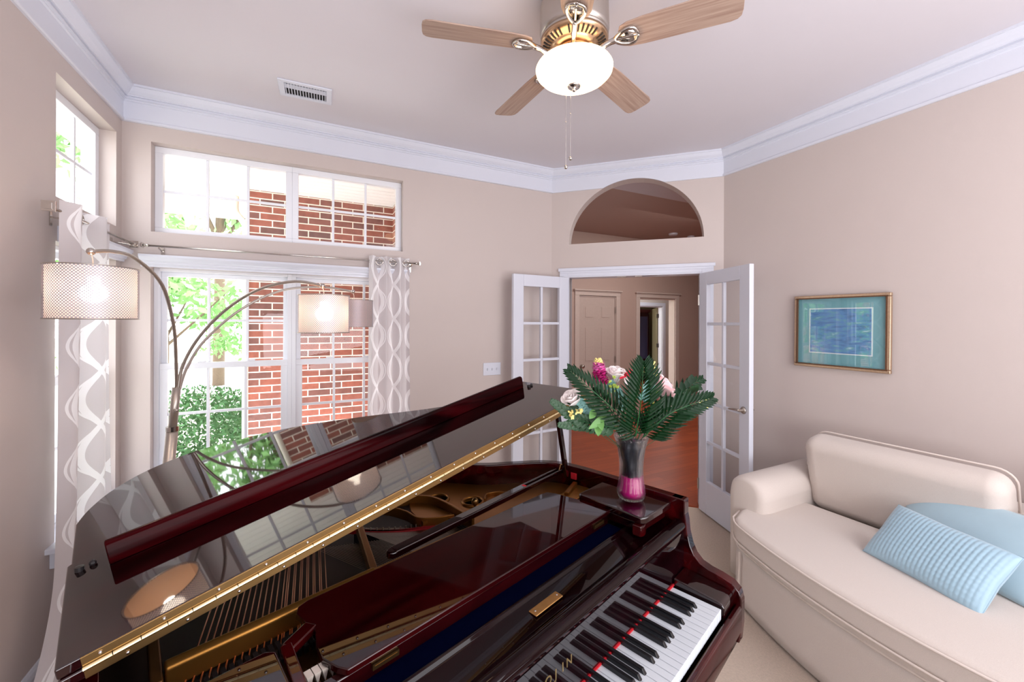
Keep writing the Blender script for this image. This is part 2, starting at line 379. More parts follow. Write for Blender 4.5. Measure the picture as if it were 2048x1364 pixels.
# diagonal wall with the double door opening and the half-round arch
DG = Vector((1, -1, 0))/math.sqrt(2); DN = Vector((1, 1, 0))/math.sqrt(2); DP = Vector((XA, YW, 0)); DLEN = (XR-XA)*math.sqrt(2)
dg = lambda u, t, z: DP + DG*u + DN*t + Vector((0, 0, z))
U1, U2, HZ = .176, 1.323, 2.05
AC, AA, AB, AZ = .760, .592, .568, 2.366
archz = lambda u: AZ + AB*math.sqrt(max(0, 1-((u-AC)/AA)**2))
us = sorted({-.0, U1, U2, DLEN, *[AC-AA*math.cos(PI*i/40) for i in range(41)]})
def dquad(b, pts, mt=None):  # front polygon (u,z) extruded by thickness
    b.prism([(p[0], p[1]) for p in pts], 0, .12, lambda a, z, t: dg(a, t, z))
b = B()
for i in range(len(us)-1):
    a, c = us[i], us[i+1]; mid = (a+c)/2
    lo = HZ if U1 <= mid <= U2 else 0
    if AC-AA < mid < AC+AA:
        dquad(b, [(a, lo), (c, lo), (c, AZ), (a, AZ)]); dquad(b, [(a, archz(a)), (c, archz(c)), (c, ZC), (a, ZC)])
    else:
        dquad(b, [(a, lo), (c, lo), (c, ZC), (a, ZC)])
struct(b.obj('wall_diagonal', M_wall, weld=True))

# crown moulding: band, beads and cove
def sweep(path, prof, name, mt, closed=False):
    """path: list of (x,y) with room on the left side; prof (d,z): d = distance into the room"""
    n = len(path); P = [Vector((x, y, 0)) for x, y in path]; offs = []
    for i in range(n):
        d0 = (P[i]-P[i-1]).normalized() if i or closed else None; d1 = (P[(i+1) % n]-P[i]).normalized() if i < n-1 or closed else None
        n0 = Vector((-d0.y, d0.x, 0)) if d0 else None; n1 = Vector((-d1.y, d1.x, 0)) if d1 else None
        if n0 is None: o = n1
        elif n1 is None: o = n0
        else: o = (n0+n1)/(1+n0.dot(n1))
        offs.append(o)
    vs = [P[i] + offs[i]*d + Vector((0, 0, z)) for i in range(n) for d, z in prof]; k = len(prof)
    fs = [(i*k+j, i*k+(j+1) % k, (i+1)*k+(j+1) % k, (i+1)*k+j) for i in range(n-1) for j in range(k)] + [tuple(range(k)), tuple((n-1)*k+j for j in range(k))[::-1]]
    return struct(B().add(vs, fs).obj(name, mt))
loop = [(XL, YB), (XR, YB), CR, (XA, YW), (XL, YW), (XL, YB)]
cove = [(0, ZC), (.080, ZC), (.080, ZC-.014), (.072, ZC-.014), (.068, ZC-.020), (.056, ZC-.036), (.040, ZC-.050), (.034, ZC-.053), (.034, ZC-.060), (.024, ZC-.060), (.024, ZC-.066), (.030, ZC-.070), (.030, ZC-.076), (.019, ZC-.078), (.019, ZC-.086), (.012, ZC-.090), (0, ZC-.090)]
sweep(loop, cove, 'trim_crown', M_trim)
band = [(0, ZC-.0895), (.011, ZC-.0895), (.011, 2.892), (.018, 2.888), (.018, 2.876), (.011, 2.872), (0, 2.872)]
sweep([(XA, YW), (XL, YW), (XL, YB), (XR, YB), CR], band, 'trim_band', M_trim)
b = B()
for i in range(len(us)-1):
    a, c = us[i], us[i+1]; za, zc_ = (max(2.872, archz(a)) if AC-AA < (a+c)/2 < AC+AA else 2.872), (max(2.872, archz(c)) if AC-AA < (a+c)/2 < AC+AA else 2.872)
    b.prism([(a, za), (c, zc_), (c, ZC-.0895), (a, ZC-.0895)], -.011, 0, lambda a_, z, t: dg(a_, t, z))
struct(b.obj('trim_band_diagonal', M_trim, weld=True))
base = [(0, 0), (.016, 0), (.016, .10), (.012, .118), (.006, .128), (0, .13)]
sweep([(XA+.055, YW-.055), (XA, YW), (XL, YW), (XL, YB), (XR, YB), CR], base, 'baseboard_room', M_trim)

# ---------------------------------------------------------------- windows
def window_unit(b, g, f, a0, a1, z0, z1, fr=.038, cols=3, rows=2, mw=.018, t0=0, t1=.05):
    """frame + muntins into b, panes into g; f(a,t,z)"""
    bx = lambda aa, ab, za, zb, s=t0, e=t1: b.add([f(aa, s, za), f(ab, s, za), f(ab, s, zb), f(aa, s, zb), f(aa, e, za), f(ab, e, za), f(ab, e, zb), f(aa, e, zb)],
        [(0, 1, 2, 3), (7, 6, 5, 4), (0, 4, 5, 1), (1, 5, 6, 2), (2, 6, 7, 3), (3, 7, 4, 0)])
    bx(a0, a1, z0, z0+fr); bx(a0, a1, z1-fr, z1); bx(a0, a0+fr, z0+fr, z1-fr); bx(a1-fr, a1, z0+fr, z1-fr)
    tm = (t0+t1)/2
    for i in range(1, cols):
        a = a0+fr+(a1-a0-2*fr)*i/cols; bx(a-mw/2, a+mw/2, z0+fr, z1-fr, tm-.008, tm+.008)
    for j in range(1, rows):
        z = z0+fr+(z1-z0-2*fr)*j/rows; bx(a0+fr, a1-fr, z-mw/2, z+mw/2, tm-.007, tm+.007)
    g.add([f(a0+fr*.9, tm, z0+fr*.9), f(a1-fr*.9, tm, z0+fr*.9), f(a1-fr*.9, tm, z1-fr*.9), f(a0+fr*.9, tm, z1-fr*.9)], [(0, 1, 2, 3)])
fy = lambda a, t, z: (a, YW+.072+t, z)
fx = lambda a, t, z: (XL-.078-t, a, z)
b, g = B(), B(); window_unit(b, g, fy, FT[0], -.112, FT[2], FT[3], .042); window_unit(b, g, fy, -.112, FT[1], FT[2], FT[3], .042)
w = struct(b.obj('window_1', M_vinyl, bevel=.003), 'white double transom window above the curtain rod', 'window'); g.obj('glass_pane', M_pane, w)
b, g = B(), B(); window_unit(b, g, fx, LT[0], LT[1], LT[2], LT[3], .045)
w = struct(b.obj('window_2', M_vinyl, bevel=.003), 'white transom window high in the left wall', 'window'); g.obj('glass_pane', M_pane, w)
def double_hung(f, a0, a1, z0, z1, b, g):
    zm = 1.307
    bx = lambda aa, ab, za, zb, s, e: b.add([f(aa, s, za), f(ab, s, za), f(ab, s, zb), f(aa, s, zb), f(aa, e, za), f(ab, e, za), f(ab, e, zb), f(aa, e, zb)],
        [(0, 1, 2, 3), (7, 6, 5, 4), (0, 4, 5, 1), (1, 5, 6, 2), (2, 6, 7, 3), (3, 7, 4, 0)])
    bx(a0, a0+.028, z0, z1, -.012, .07); bx(a1-.028, a1, z0, z1, -.012, .07); bx(a0+.028, a1-.028, z0, z0+.025, -.012, .07); bx(a0+.028, a1-.028, z1-.02, z1, -.012, .07)
    window_unit(b, g, f, a0+.028, a1-.028, zm-.012, z1-.02, .030, t0=.035, t1=.062)
    window_unit(b, g, f, a0+.028, a1-.028, z0+.025, zm+.024, .042, t0=-.004, t1=.028)
    for q in (.32, .68):
        a = a0+(a1-a0)*q; bx(a-.022, a+.022, zm+.024, zm+.034, -.004, .024)
b, g = B(), B(); double_hung(fy, FL[0], -.112, .62, FL[3], b, g); double_hung(fy, -.112, FL[1], .62, FL[3], b, g)
w = struct(b.obj('window_3', M_vinyl, bevel=.002), 'white double hung window pair behind the arc lamp', 'window'); g.obj('glass_pane', M_pane, w)
b, g = B(), B(); double_hung(fx, LL[0], LL[1], .58, LL[3], b, g)
w = struct(b.obj('window_4', M_vinyl, bevel=.002), 'white window behind the left curtain', 'window'); g.obj('glass_pane', M_pane, w)
# cornice headers and sills
corn = [(0, 1.962), (.022, 1.962), (.024, 1.975), (.034, 1.98), (.036, 1.992), (.048, 2.0), (.058, 2.014), (.066, 2.022), (.066, 2.036), (0, 2.036)]
vs = [Vector((x, YW-d, z)) for x in (-.955, .735) for d, z in corn]; k = len(corn)
struct(B().add(vs, [(j, (j+1) % k, k+(j+1) % k, k+j) for j in range(k)]+[tuple(range(k)), tuple(range(2*k-1, k-1, -1))]).obj('trim_header_front', M_trim))
vs = [Vector((XL+d, y, z+.022)) for y in (2.66, 3.365) for d, z in corn]
struct(B().add(vs, [(j, (j+1) % k, k+(j+1) % k, k+j) for j in range(k)]+[tuple(range(k)), tuple(range(2*k-1, k-1, -1))]).obj('trim_header_left', M_trim))
struct(B().box(-.955, .735, YW-.05, YW+.075, .60, .625).box(-.93, .71, YW-.018, YW, .52, .60).obj('trim_sill_front', M_trim, bevel=.004))
struct(B().box(XL-.08, XL+.05, 2.565, 3.37, .56, .585).box(XL, XL+.018, 2.60, 3.34, .48, .56).obj('trim_sill_left', M_trim, bevel=.004))
# ---------------------------------------------------------------- french doors
b = B(); cs = lambda bb, u0, u1, z0, z1, t0=-.018, t1=0: bb.prism([(u0, z0), (u1, z0), (u1, z1), (u0, z1)], t0, t1, lambda a, z, t: dg(a, t, z))
for (u0, u1, z0, z1) in ((U1-.093, U1-.012, 0, 2.13), (U2+.012, U2+.105, 0, 2.13), (U1-.012, U2+.012, HZ+.006, 2.13)):
    cs(b, u0, u1, z0, z1)
cs(b, U1-.105, U2+.117, 2.105, 2.135, -.028, -.018); cs(b, U1-.09, U2+.102, 2.085, 2.105, -.023, -.018)
for (u0, u1, z0, z1) in ((U1-.012, U1, 0, HZ), (U2, U2+.012, 0, HZ), (U1-.012, U2+.012, HZ-.006, HZ+.006)): cs(b, u0, u1, z0, z1, -.018, .13)
cs(b, U1-.05, U1-.012, 0, 2.08, .12, .135); cs(b, U2+.012, U2+.05, 0, 2.08, .12, .135)
struct(b.obj('trim_doorway', M_trim, bevel=.003))
b = B(); cs(b, .62, .70, HZ-.012, HZ-.006, .03, .06); cs(b, .78, .84, HZ-.012, HZ-.006, .03, .06)
struct(b.obj('trim_ball_catch', M_nickel))
def french_door(name, hinge, ang, label, side):
    root = empty(name, (hinge.x, hinge.y, .012), ang); struct(root, label, 'door')
    Wd, Hd, T = .605, 2.03, .036
    b = B(); st = .105; z0, z1 = .275, 1.925
    b.box(0, st, -T/2, T/2, 0, Hd); b.box(Wd-st, Wd, -T/2, T/2, 0, Hd); b.box(st, Wd-st, -T/2, T/2, 0, z0); b.box(st, Wd-st, -T/2, T/2, z1, Hd)
    b.obj('door_frame', M_trim, root, bevel=.004)
    b = B(); mid = Wd/2
    b.box(mid-.012, mid+.012, -.013, .013, z0, z1)
    for i in range(1, 5):
        z = z0+(z1-z0)*i/5; b.box(st, mid-.012, -.013, .013, z-.012, z+.012); b.box(mid+.012, Wd-st, -.013, .013, z-.012, z+.012)
    b.obj('muntin_bars', M_trim, root, bevel=.004)
    B().add([(st, 0, z0), (Wd-st, 0, z0), (Wd-st, 0, z1), (st, 0, z1)], [(0, 1, 2, 3)]).obj('glass_pane', M_pane, root)
    for s in (1, -1):
        b = B(); M = Matrix.Rotation(PI/2*s, 3, 'X')
        b.lathe([(0, T/2), (.026, T/2), (.026, T/2+.006), (.02, T/2+.012), (.009, T/2+.014), (.009, T/2+.042), (0, T/2+.042)], 20, (Wd-.055, 0, .965), M)
        y = -s*(T/2+.040)
        b.tube(sm([(Wd-.055, y, .965), (Wd-.08, y*1.05, .967), (Wd-.12, y*1.05, .962), (Wd-.162, y*1.0, .957)], 4), [.009]*8+[.007]*5, 10)
        b.obj('lever_handle', M_nickel, root, smooth=True)
    b = B()
    for z in (.22, 1.0, 1.8): b.tube([(0, -T/2-.004, z-.045), (0, -T/2-.004, z+.045)], .007, 8)
    b.obj('hinge', M_nickel, root)
    return root
french_door('door_1', dg(U1-.012, -.045, 0), math.radians(184.0), 'white french door folded back to the front wall left of the opening', 1)
french_door('door_2', dg(U2+.004, -.03, 0), math.radians(-108.2), 'white french door swung into the room beside the sofa', -1)

# ---------------------------------------------------------------- foyer beyond
HY = 5.4
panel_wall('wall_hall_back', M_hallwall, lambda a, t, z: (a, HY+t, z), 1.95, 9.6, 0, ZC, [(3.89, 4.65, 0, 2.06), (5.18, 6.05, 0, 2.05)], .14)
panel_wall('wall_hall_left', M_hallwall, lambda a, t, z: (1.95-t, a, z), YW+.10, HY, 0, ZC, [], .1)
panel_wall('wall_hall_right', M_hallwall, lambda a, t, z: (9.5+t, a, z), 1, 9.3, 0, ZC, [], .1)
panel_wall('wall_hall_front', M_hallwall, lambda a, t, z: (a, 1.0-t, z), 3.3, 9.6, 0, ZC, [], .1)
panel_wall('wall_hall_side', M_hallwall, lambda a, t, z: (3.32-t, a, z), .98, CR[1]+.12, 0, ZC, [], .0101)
b = B()
for (x0, x1) in ((3.89, 4.65), (5.18, 6.05)):
    b.box(x0-.085, x0, HY-.018, HY, 0, 2.06); b.box(x1, x1+.085, HY-.018, HY, 0, 2.06); b.box(x0-.085, x1+.085, HY-.02, HY, 2.06, 2.12)
    b.box(x0-.095, x1+.095, HY-.032, HY, 2.12, 2.135); b.box(x0-.11, x1+.11, HY-.05, HY, 2.135, 2.155)
    b.box(x0, x0+.012, HY, HY+.14, 0, 2.055); b.box(x1-.012, x1, HY, HY+.14, 0, 2.055); b.box(x0, x1, HY, HY+.14, 2.04, 2.055)
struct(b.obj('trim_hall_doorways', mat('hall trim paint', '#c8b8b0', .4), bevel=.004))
b = B(); b.box(3.905, 4.635, HY+.012, HY+.042, .01, 2.04)
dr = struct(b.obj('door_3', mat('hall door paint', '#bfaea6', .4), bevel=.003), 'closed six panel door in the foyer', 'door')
b = B()
for cx in (3.905+.20, 3.905+.53):
    for (z0, z1) in ((.24, .80), (.97, 1.56), (1.68, 1.90)):
        b.box(cx-.105, cx+.105, HY+.010, HY+.013, z0, z1)
        b.box(cx-.08, cx+.08, HY+.004, HY+.010, z0+.025, z1-.025)
b.obj('raised_panel', MATS['hall door paint'], dr, bevel=.004)
M = Matrix.Rotation(PI/2, 3, 'X'); B().lathe([(0, 0), (.028, 0), (.03, .006), (.012, .012), (.012, .03), (.027, .04), (.03, .055), (.02, .066), (0, .068)], 20, (3.95, HY+.012, .91), M).obj('door_knob', M_nickel, dr, smooth=True)
b = B()
for z in (.25, 1.0, 1.83): b.tube([(4.637, HY+.002, z-.05), (4.637, HY+.002, z+.05)], .010, 8)
b.obj('hinge', M_nickel, dr)
base_h = [(0, 0), (.016, 0), (.016, .10), (.006, .128), (0, .13)]
sweep([(3.8, HY), (1.95, HY), (1.95, YW+.2)], base_h, 'baseboard_hall', MATS['hall trim paint'])
sweep([(9.5, HY), (6.14, HY)], base_h, 'baseboard_hall_right', MATS['hall trim paint'])
sweep([(5.09, HY), (4.74, HY)], base_h, 'baseboard_hall_middle', MATS['hall trim paint'])
# room further back with its own doorway
panel_wall('wall_den', mat('den paint', '#c9bfb6', .6), lambda a, t, z: (a, 7.5+t, z), 4.5, 9.5, 0, ZC, [(6.9, 7.96, 0, 2.03)], .12)
panel_wall('wall_den_back', mat('olive paint', '#7c7a62', .7), lambda a, t, z: (a, 9.2+t, z), 6.0, 9.5, 0, ZC, [], .1)
b = B(); b.box(7.96, 8.05, 7.48, 7.5, 0, 2.12); b.box(6.81, 6.9, 7.48, 7.5, 0, 2.12); b.box(6.9, 7.96, 7.48, 7.5, 2.03, 2.12); b.box(7.94, 7.96, 7.5, 7.62, 0, 2.03); b.box(6.9, 7.96, 7.5, 7.62, 2.01, 2.03)
struct(b.obj('trim_den_doorway', M_trim, bevel=.004))
d = struct(B().beam((7.945, 7.665, 1.005), (8.44, 8.29, 1.005), .035, 1.99).obj('door_4', mat('olive door paint', '#8a8468', .5), bevel=.003), 'olive door opened inside the far doorway', 'door')
b = B()
for z in (.3, 1.05, 1.8): b.box(7.925, 7.945, 7.60, 7.66, z-.05, z+.05)
b.obj('hinge', mat('bronze hinge', '#241612', .4, metal=.6), d)
root = empty('armoire', (8.19, 8.86, 0), 0, 'dark wood armoire with glazed doors seen through the far doorway', 'cabinet')
mc = mat('dark cherry wood', '#3a1a1e', .3, var=.2)
B().box(-.42, .42, -.25, .2, .02, 1.93).obj('body', mc, root, bevel=.006)
B().box(-.46, .46, -.29, .22, 1.93, 2.0).box(-.44, .44, -.27, .2, 1.9, 1.93).obj('cornice', mat('cherry cornice', '#5c2a2c', .3), root, bevel=.01)
for s in (-1, 1):
    x0, x1 = (.02, .41) if s > 0 else (-.41, -.02)
    dd = B().box(x0, x0+.05, -.275, -.252, .55, 1.86).box(x1-.05, x1, -.275, -.252, .55, 1.86).box(x0+.05, x1-.05, -.275, -.252, 1.80, 1.86).box(x0+.05, x1-.05, -.275, -.252, .55, .62).obj('door', mc, root, bevel=.003)
    B().box(x0+.05, x1-.05, -.262, -.256, .62, 1.8).obj('glass_pane', mat('grey blue glass', '#5a5a80', .12), dd)
    B().ball((x0+.03 if s > 0 else x1-.03, -.285, 1.2), .014).obj('knob', M_chrome, dd, smooth=True)
    B().box(x0, x1, -.275, -.252, .08, .5).obj('drawer', mc, root, bevel=.003)
def text(name, s, size, mtl, loc, rot, parent=None, ext=.001, font_shear=0, align='CENTER'):
    cu = bpy.data.curves.new(name, 'FONT'); cu.body = s; cu.size = size; cu.extrude = ext; cu.align_x = align; cu.align_y = 'CENTER'; cu.shear = font_shear
    cu.materials.append(mtl); o = bpy.data.objects.new(name, cu); C.objects.link(o)
    bpy.context.view_layer.update(); me = bpy.data.meshes.new_from_object(o.evaluated_get(bpy.context.evaluated_depsgraph_get()))
    bpy.data.objects.remove(o); o = bpy.data.objects.new(name, me); C.objects.link(o); o.location = loc; o.rotation_euler = rot
    if parent: o.parent = parent
    return o
# smoke detectors
for i, (x, y, r, lb) in enumerate(((5.35, 4.82, .07, 'flat round white smoke detector on the foyer ceiling, left one'), (5.78, 4.83, .055, 'small domed ceiling sensor right of the flat detector'))):
    root = empty('smoke_detector', (x, y, ZC), 0, lb, 'detector')
    B().lathe([(0, -.03), (r*.8, -.03), (r, -.018), (r, 0), (0, 0)], 24).obj('housing', M_trim, root, smooth=False)
    if i: B().ball((0, 0, -.035), .028, 12, (1, 1, .7)).obj('lens', M_dark, root, smooth=True)
# console table and lamp in the foyer
root = empty('console_table', (2.35, 4.75, 0), 0, 'white console table against the left foyer wall', 'table')
B().box(-.2, .25, -.45, .45, .82, .86).obj('tabletop', M_trim, root, bevel=.005)
B().box(-.17, .22, -.42, .42, .70, .82).obj('apron', M_trim, root)
for sx in (-.15, .2):
    for sy in (-.4, .4): B().box(sx-.022, sx+.022, sy-.022, sy+.022, 0, .70).obj('leg', M_trim, root)
root = empty('table_lamp', (2.35, 4.75, .86), 0, 'table lamp with tapered white shade on the foyer console', 'lamp')
B().lathe([(0, 0), (.06, 0), (.06, .012), (.02, .03), (.035, .08), (.045, .12), (.02, .18), (.01, .22), (.01, .26), (0, .26)], 20).obj('base', M_chrome, root, smooth=True)
sh = B().lathe([(.13, .24), (.07, .43)], 28); sh.f = sh.f[:-2]
sh.obj('lamp_shade', mat('white lamp shade', '#f2eee6', .7, emit='#fff2e0', es=.7), root, smooth=True, solid=.002)
#PART2

# ================================================================ OUTSIDE
M_ground = mat('sunlit lawn', '#c2beb2', .95, var=.35, scale=3)
M_conc = mat('pale concrete', '#dedad2', .9, var=.08)
struct(B().box(-30, 1.8, 5.7, 60, -.4, -.3).box(-30, -1.3, -20, 5.7, -.4, -.3).obj('lawn', M_ground), 'sunlit lawn outside', 'lawn')
struct(B().box(-1.25, 1.85, 3.56, 5.7, -.3, -.12).obj('porch_slab', M_conc), 'concrete porch slab outside the front window', 'porch')
struct(B().box(-12, 4, 13, 17, -.3, -.28).obj('driveway', M_conc), 'pale driveway beyond the lawn', 'driveway')
b = B(); BY = 4.58
b.box(-.51, .82, BY, BY+.35, -.12, 2.87)
b.box(.82, .93, 3.56, BY+.35, -.12, 2.87)
struct(b.obj('brick_wall', M_brick), 'red brick porch wall outside the front window', 'wall')
sfb = B()
for i in range(16): sfb.box(-1.5, 1.9, 3.56+i*.1025, 3.56+i*.1025+.098, 2.87, 2.90)
sfb.box(-1.5, 1.9, 3.56, 5.2, 2.90, 2.95)
struct(sfb.obj('porch_ceiling', mat('porch soffit white', '#fafafa', .6)), 'white porch soffit outside the front window', 'ceiling')
struct(B().box(-1.5, 1.9, 5.1, 5.2, 2.70, 2.87).obj('porch_beam', MATS['porch soffit white']))
M_f1 = mat('fresh green leaves', '#7fae68', .7, var=.5, scale=3); M_f2 = mat('shrub leaves', '#3f6a3c', .7, var=.5, scale=5); M_f3 = mat('dark shrub leaves', '#36593a', .7, var=.5, scale=5)
M_bark = mat('bark', '#6a5a4a', .9, var=.3)
def leaves(n, c, R, size, seed, flat=.5, clump=0):
    rnd = random.Random(seed); b = B(); cl = [Vector((rnd.gauss(0, .55), rnd.gauss(0, .55), rnd.gauss(0, .5))) for _ in range(clump)]
    for _ in range(n):
        if clump:
            q = rnd.choice(cl); v = q + Vector((rnd.gauss(0, .17), rnd.gauss(0, .17), rnd.gauss(0, .12)))
        else:
            while True:
                v = Vector((rnd.uniform(-1, 1), rnd.uniform(-1, 1), rnd.uniform(-1, 1)))
                if .25 < v.length < 1: break
        p = Vector(c) + Vector((v.x*R[0], v.y*R[1], v.z*R[2]))
        a = Vector((rnd.gauss(0, 1), rnd.gauss(0, 1), rnd.gauss(0, 1)*flat)).normalized(); t = a.orthogonal().normalized()
        t = (Matrix.Rotation(rnd.uniform(0, 6.3), 3, a) @ t); s = size*rnd.uniform(.6, 1.3); w = a.cross(t)
        w2 = w*.42
        b.add([p-t*s, p-t*s*.1+w2*s, p+t*s, p-t*s*.1-w2*s], [(0, 1, 2, 3)])
    return b
def plant(name, loc, R, h, n, size, seed, mt, label, cat, trunk=0, clump=0):
    root = empty(name, (loc[0], loc[1], loc[2]), 0, label, cat)
    leaves(n, (0, 0, h), R, size, seed, clump=clump).obj('foliage', mt, root)
    if trunk:
        t = B(); t.tube([(0, 0, 0), (.03, .02, h*.6), (0, 0, h)], [trunk, trunk*.8, trunk*.4], 8)
        for k in range(5):
            a = k*1.26; t.tube([(0, 0, h*.55+.1*k), (math.cos(a)*R[0]*.4, math.sin(a)*R[1]*.4, h*.8+.1*k), (math.cos(a)*R[0]*.7, math.sin(a)*R[1]*.7, h+.1*k)], [trunk*.4, trunk*.25, trunk*.1], 6)
        t.obj('trunk', M_bark, root, smooth=True)
    return root
plant('shrub', (-1.15, 5.95, -.3), (.62, .55, .55), .62, 3400, .034, 3, M_f2, 'rounded green shrub outside the left part of the front window', 'shrub')
plant('shrub', (-.72, 7.1, -.3), (.55, .5, .50), .50, 2600, .034, 4, M_f2, 'taller green shrub beside the brick wall', 'shrub')
plant('shrub', (-1.9, 4.7, -.3), (.5, .6, .5), .5, 1800, .036, 8, M_f3, 'dark shrub at the corner of the house', 'shrub')
plant('shrub', (-2.2, 3.0, -.3), (.4, .7, .7), .7, 2200, .05, 9, M_f1, 'leafy shrub outside the left window', 'shrub')
plant('tree', (-2.3, 9.2, -.3), (1.5, 1.2, 1.1), 2.6, 4200, .085, 5, M_f1, 'young leafy tree on the lawn left of the brick wall', 'tree', .07, clump=26)
plant('tree', (-.9, 12.4, -.3), (1.2, 1.0, .8), 1.75, 2200, .08, 6, M_f1, 'small sparse tree further back on the lawn', 'tree', .05, clump=20)
plant('tree', (-2.4, 14.8, -.3), (2.2, 1.5, 2.2), 7.3, 5200, .16, 17, M_f1, 'tall leafy tree standing behind the small ones', 'tree', .16, clump=40)
plant('tree', (2.2, 22, -.3), (2.6, 1.8, 2.6), 10, 4200, .16, 18, M_f1, 'tall tree far behind the brick porch wall', 'tree', .16, clump=36)
plant('tree', (-6.5, 5.5, -.3), (1.8, 1.8, 1.0), 1.9, 3000, .10, 7, M_f1, 'leafy tree outside the left window', 'tree', .09, clump=26)
# neighbour's house far left (brick glimpsed through the left transom)
root = empty('neighbour_house', (-14, 9.5, -.3), 0, 'distant house with brick wall seen through the left transom', 'house')
B().box(-3, 3, -3, 3, 0, 4.2).obj('wall', M_brick, root)
B().prism([(-3.4, 4.2), (3.4, 4.2), (0, 6.0)], -3.4, 3.4, lambda a, z, t: (a, t, z)).obj('roof', mat('grey shingles', '#8a8a90', .9, var=.2), root)
for y0_ in (-1.4, .6): B().box(3.0, 3.04, y0_, y0_+1.1, 1.8, 3.2).obj('window', M_trim, root)
# downspout and its elbow at the left edge of the brick wall
b = B().tube(sm([(-.62, 4.62, 2.80), (-.62, 4.62, 2.66), (-.57, 4.60, 2.58), (-.535, 4.59, 2.50), (-.535, 4.59, 2.36), (-.535, 4.59, -.1)], 5), .028, 10)
tag(b.obj('downspout', mat('cream paint', '#ece6d6', .5), smooth=True), 'white downspout with an elbow at the left edge of the brick wall', 'downspout')

# ================================================================ CEILING VENT, SWITCH, PICTURE
root = empty('ceiling_vent', (-.02, 2.925, ZC), math.radians(-2), 'white slotted air vent on the ceiling', 'vent')
b = B(); w2, h2 = .152, .098
b.box(-w2, w2, -h2, -h2+.028, -.010, 0); b.box(-w2, w2, h2-.028, h2, -.010, 0); b.box(-w2, -w2+.034, -h2+.028, h2-.028, -.010, 0); b.box(w2-.034, w2, -h2+.028, h2-.028, -.010, 0)
b.obj('frame', M_trim, root, bevel=.003)
B().box(-w2+.03, w2-.03, -h2+.026, h2-.026, -.001, .0).obj('backing', mat('duct shadow', '#1a181a', .9), root)
for i in range(15):
    x = -w2+.04+i*(2*w2-.08)/14
    B().box(-.0022, .0022, -h2+.03, h2-.03, -.010, -.001, Matrix.Translation((x, 0, 0))).obj('slat', M_trim, root)
B().box(-w2+.034, w2-.034, -.050, -.003, -.0045, -.001).obj('damper', M_trim, root)
root = empty('light_switch_plate', (1.487, YW, 1.193), 0, 'white triple light switch plate on the front wall', 'light switch')
B().box(-.086, .086, -.006, 0, -.057, .057).obj('plate', M_trim, root, bevel=.003)
for i in (-1, 0, 1): B().box(i*.046-.005, i*.046+.005, -.016, -.005, -.010, .012, Matrix.Rotation(.25, 4, 'X')).obj('toggle', M_trim, root, bevel=.002)

root = empty('framed_picture', (XR-.002, 1.466, 1.557), math.radians(-90), 'gold framed blue print with teal mat above the sofa', 'picture')
# local: X runs along the wall (towards -Y), local -Y into the room
def pic():
    W2, H2 = .275, .249
    M = Matrix.Rotation(math.radians(.4), 4, 'Y')
    b = B()
    for (x0, x1, z0, z1) in ((-W2, W2, H2-.022, H2), (-W2, W2, -H2, -H2+.022), (-W2, -W2+.022, -H2+.022, H2-.022), (W2-.022, W2, -H2+.022, H2-.022)):
        b.box(x0, x1, -.028, 0, z0, z1, M)
    b.obj('frame', mat('antique gold leaf', '#c4a88e', .35, metal=.8, var=.25, scale=120), root, bevel=.005)
    b = B()
    for (x0, x1, z0, z1) in ((-W2+.014, W2-.014, H2-.024, H2-.016), (-W2+.014, W2-.014, -H2+.016, -H2+.024), (-W2+.016, -W2+.024, -H2+.022, H2-.022), (W2-.024, W2-.016, -H2+.022, H2-.022)):
        b.box(x0, x1, -.030, -.02, z0, z1, M)
    b.obj('frame_ornament', mat('dark gold carving', '#6a4a34', .5, metal=.5, var=.7, scale=200), root)
    B().box(-W2+.02, W2-.02, -.010, -.004, -H2+.02, H2-.02, M).obj('mat_board', mat('teal mat board', '#6aa6b0', .8, var=.03), root)
    B().box(-.182, .182, -.012, -.010, -.150, .160, M).obj('inner_mat', mat('pale inner mat', '#d8e6ea', .8), root)
    m, N, L, bs = node_mat('abstract blue print')
    tc = N.new('ShaderNodeTexCoord'); mp = N.new('ShaderNodeMapping'); mp.inputs['Scale'].default_value = (10, 1, 40); L.new(tc.outputs['Object'], mp.inputs[0])
    no = N.new('ShaderNodeTexNoise'); no.inputs['Scale'].default_value = 1.1; no.inputs['Detail'].default_value = 6; L.new(mp.outputs[0], no.inputs['Vector'])
    cr = N.new('ShaderNodeValToRGB'); e = cr.color_ramp.elements; e[0].position = .3; e[0].color = (*lin('#3b6a9a'), 1); e[1].position = .72; e[1].color = (*lin('#a9cfe0'), 1)
    x = e.new(.5); x.color = (*lin('#5a8fc4'), 1); x = e.new(.62); x.color = (*lin('#5f9fb0'), 1)
    L.new(no.outputs[0], cr.inputs[0]); L.new(cr.outputs[0], bs.inputs['Base Color']); bs.inputs['Roughness'].default_value = .8
    B().box(-.175, .175, -.0135, -.012, -.143, .153, M).obj('print', m, root)
    B().add([M @ Vector(p) for p in ((-W2+.02, -.018, -H2+.02), (W2-.02, -.018, -H2+.02), (W2-.02, -.018, H2-.02), (-W2+.02, -.018, H2-.02))], [(0, 1, 2, 3)]).obj('glass_pane', M_pane2, root)
pic()

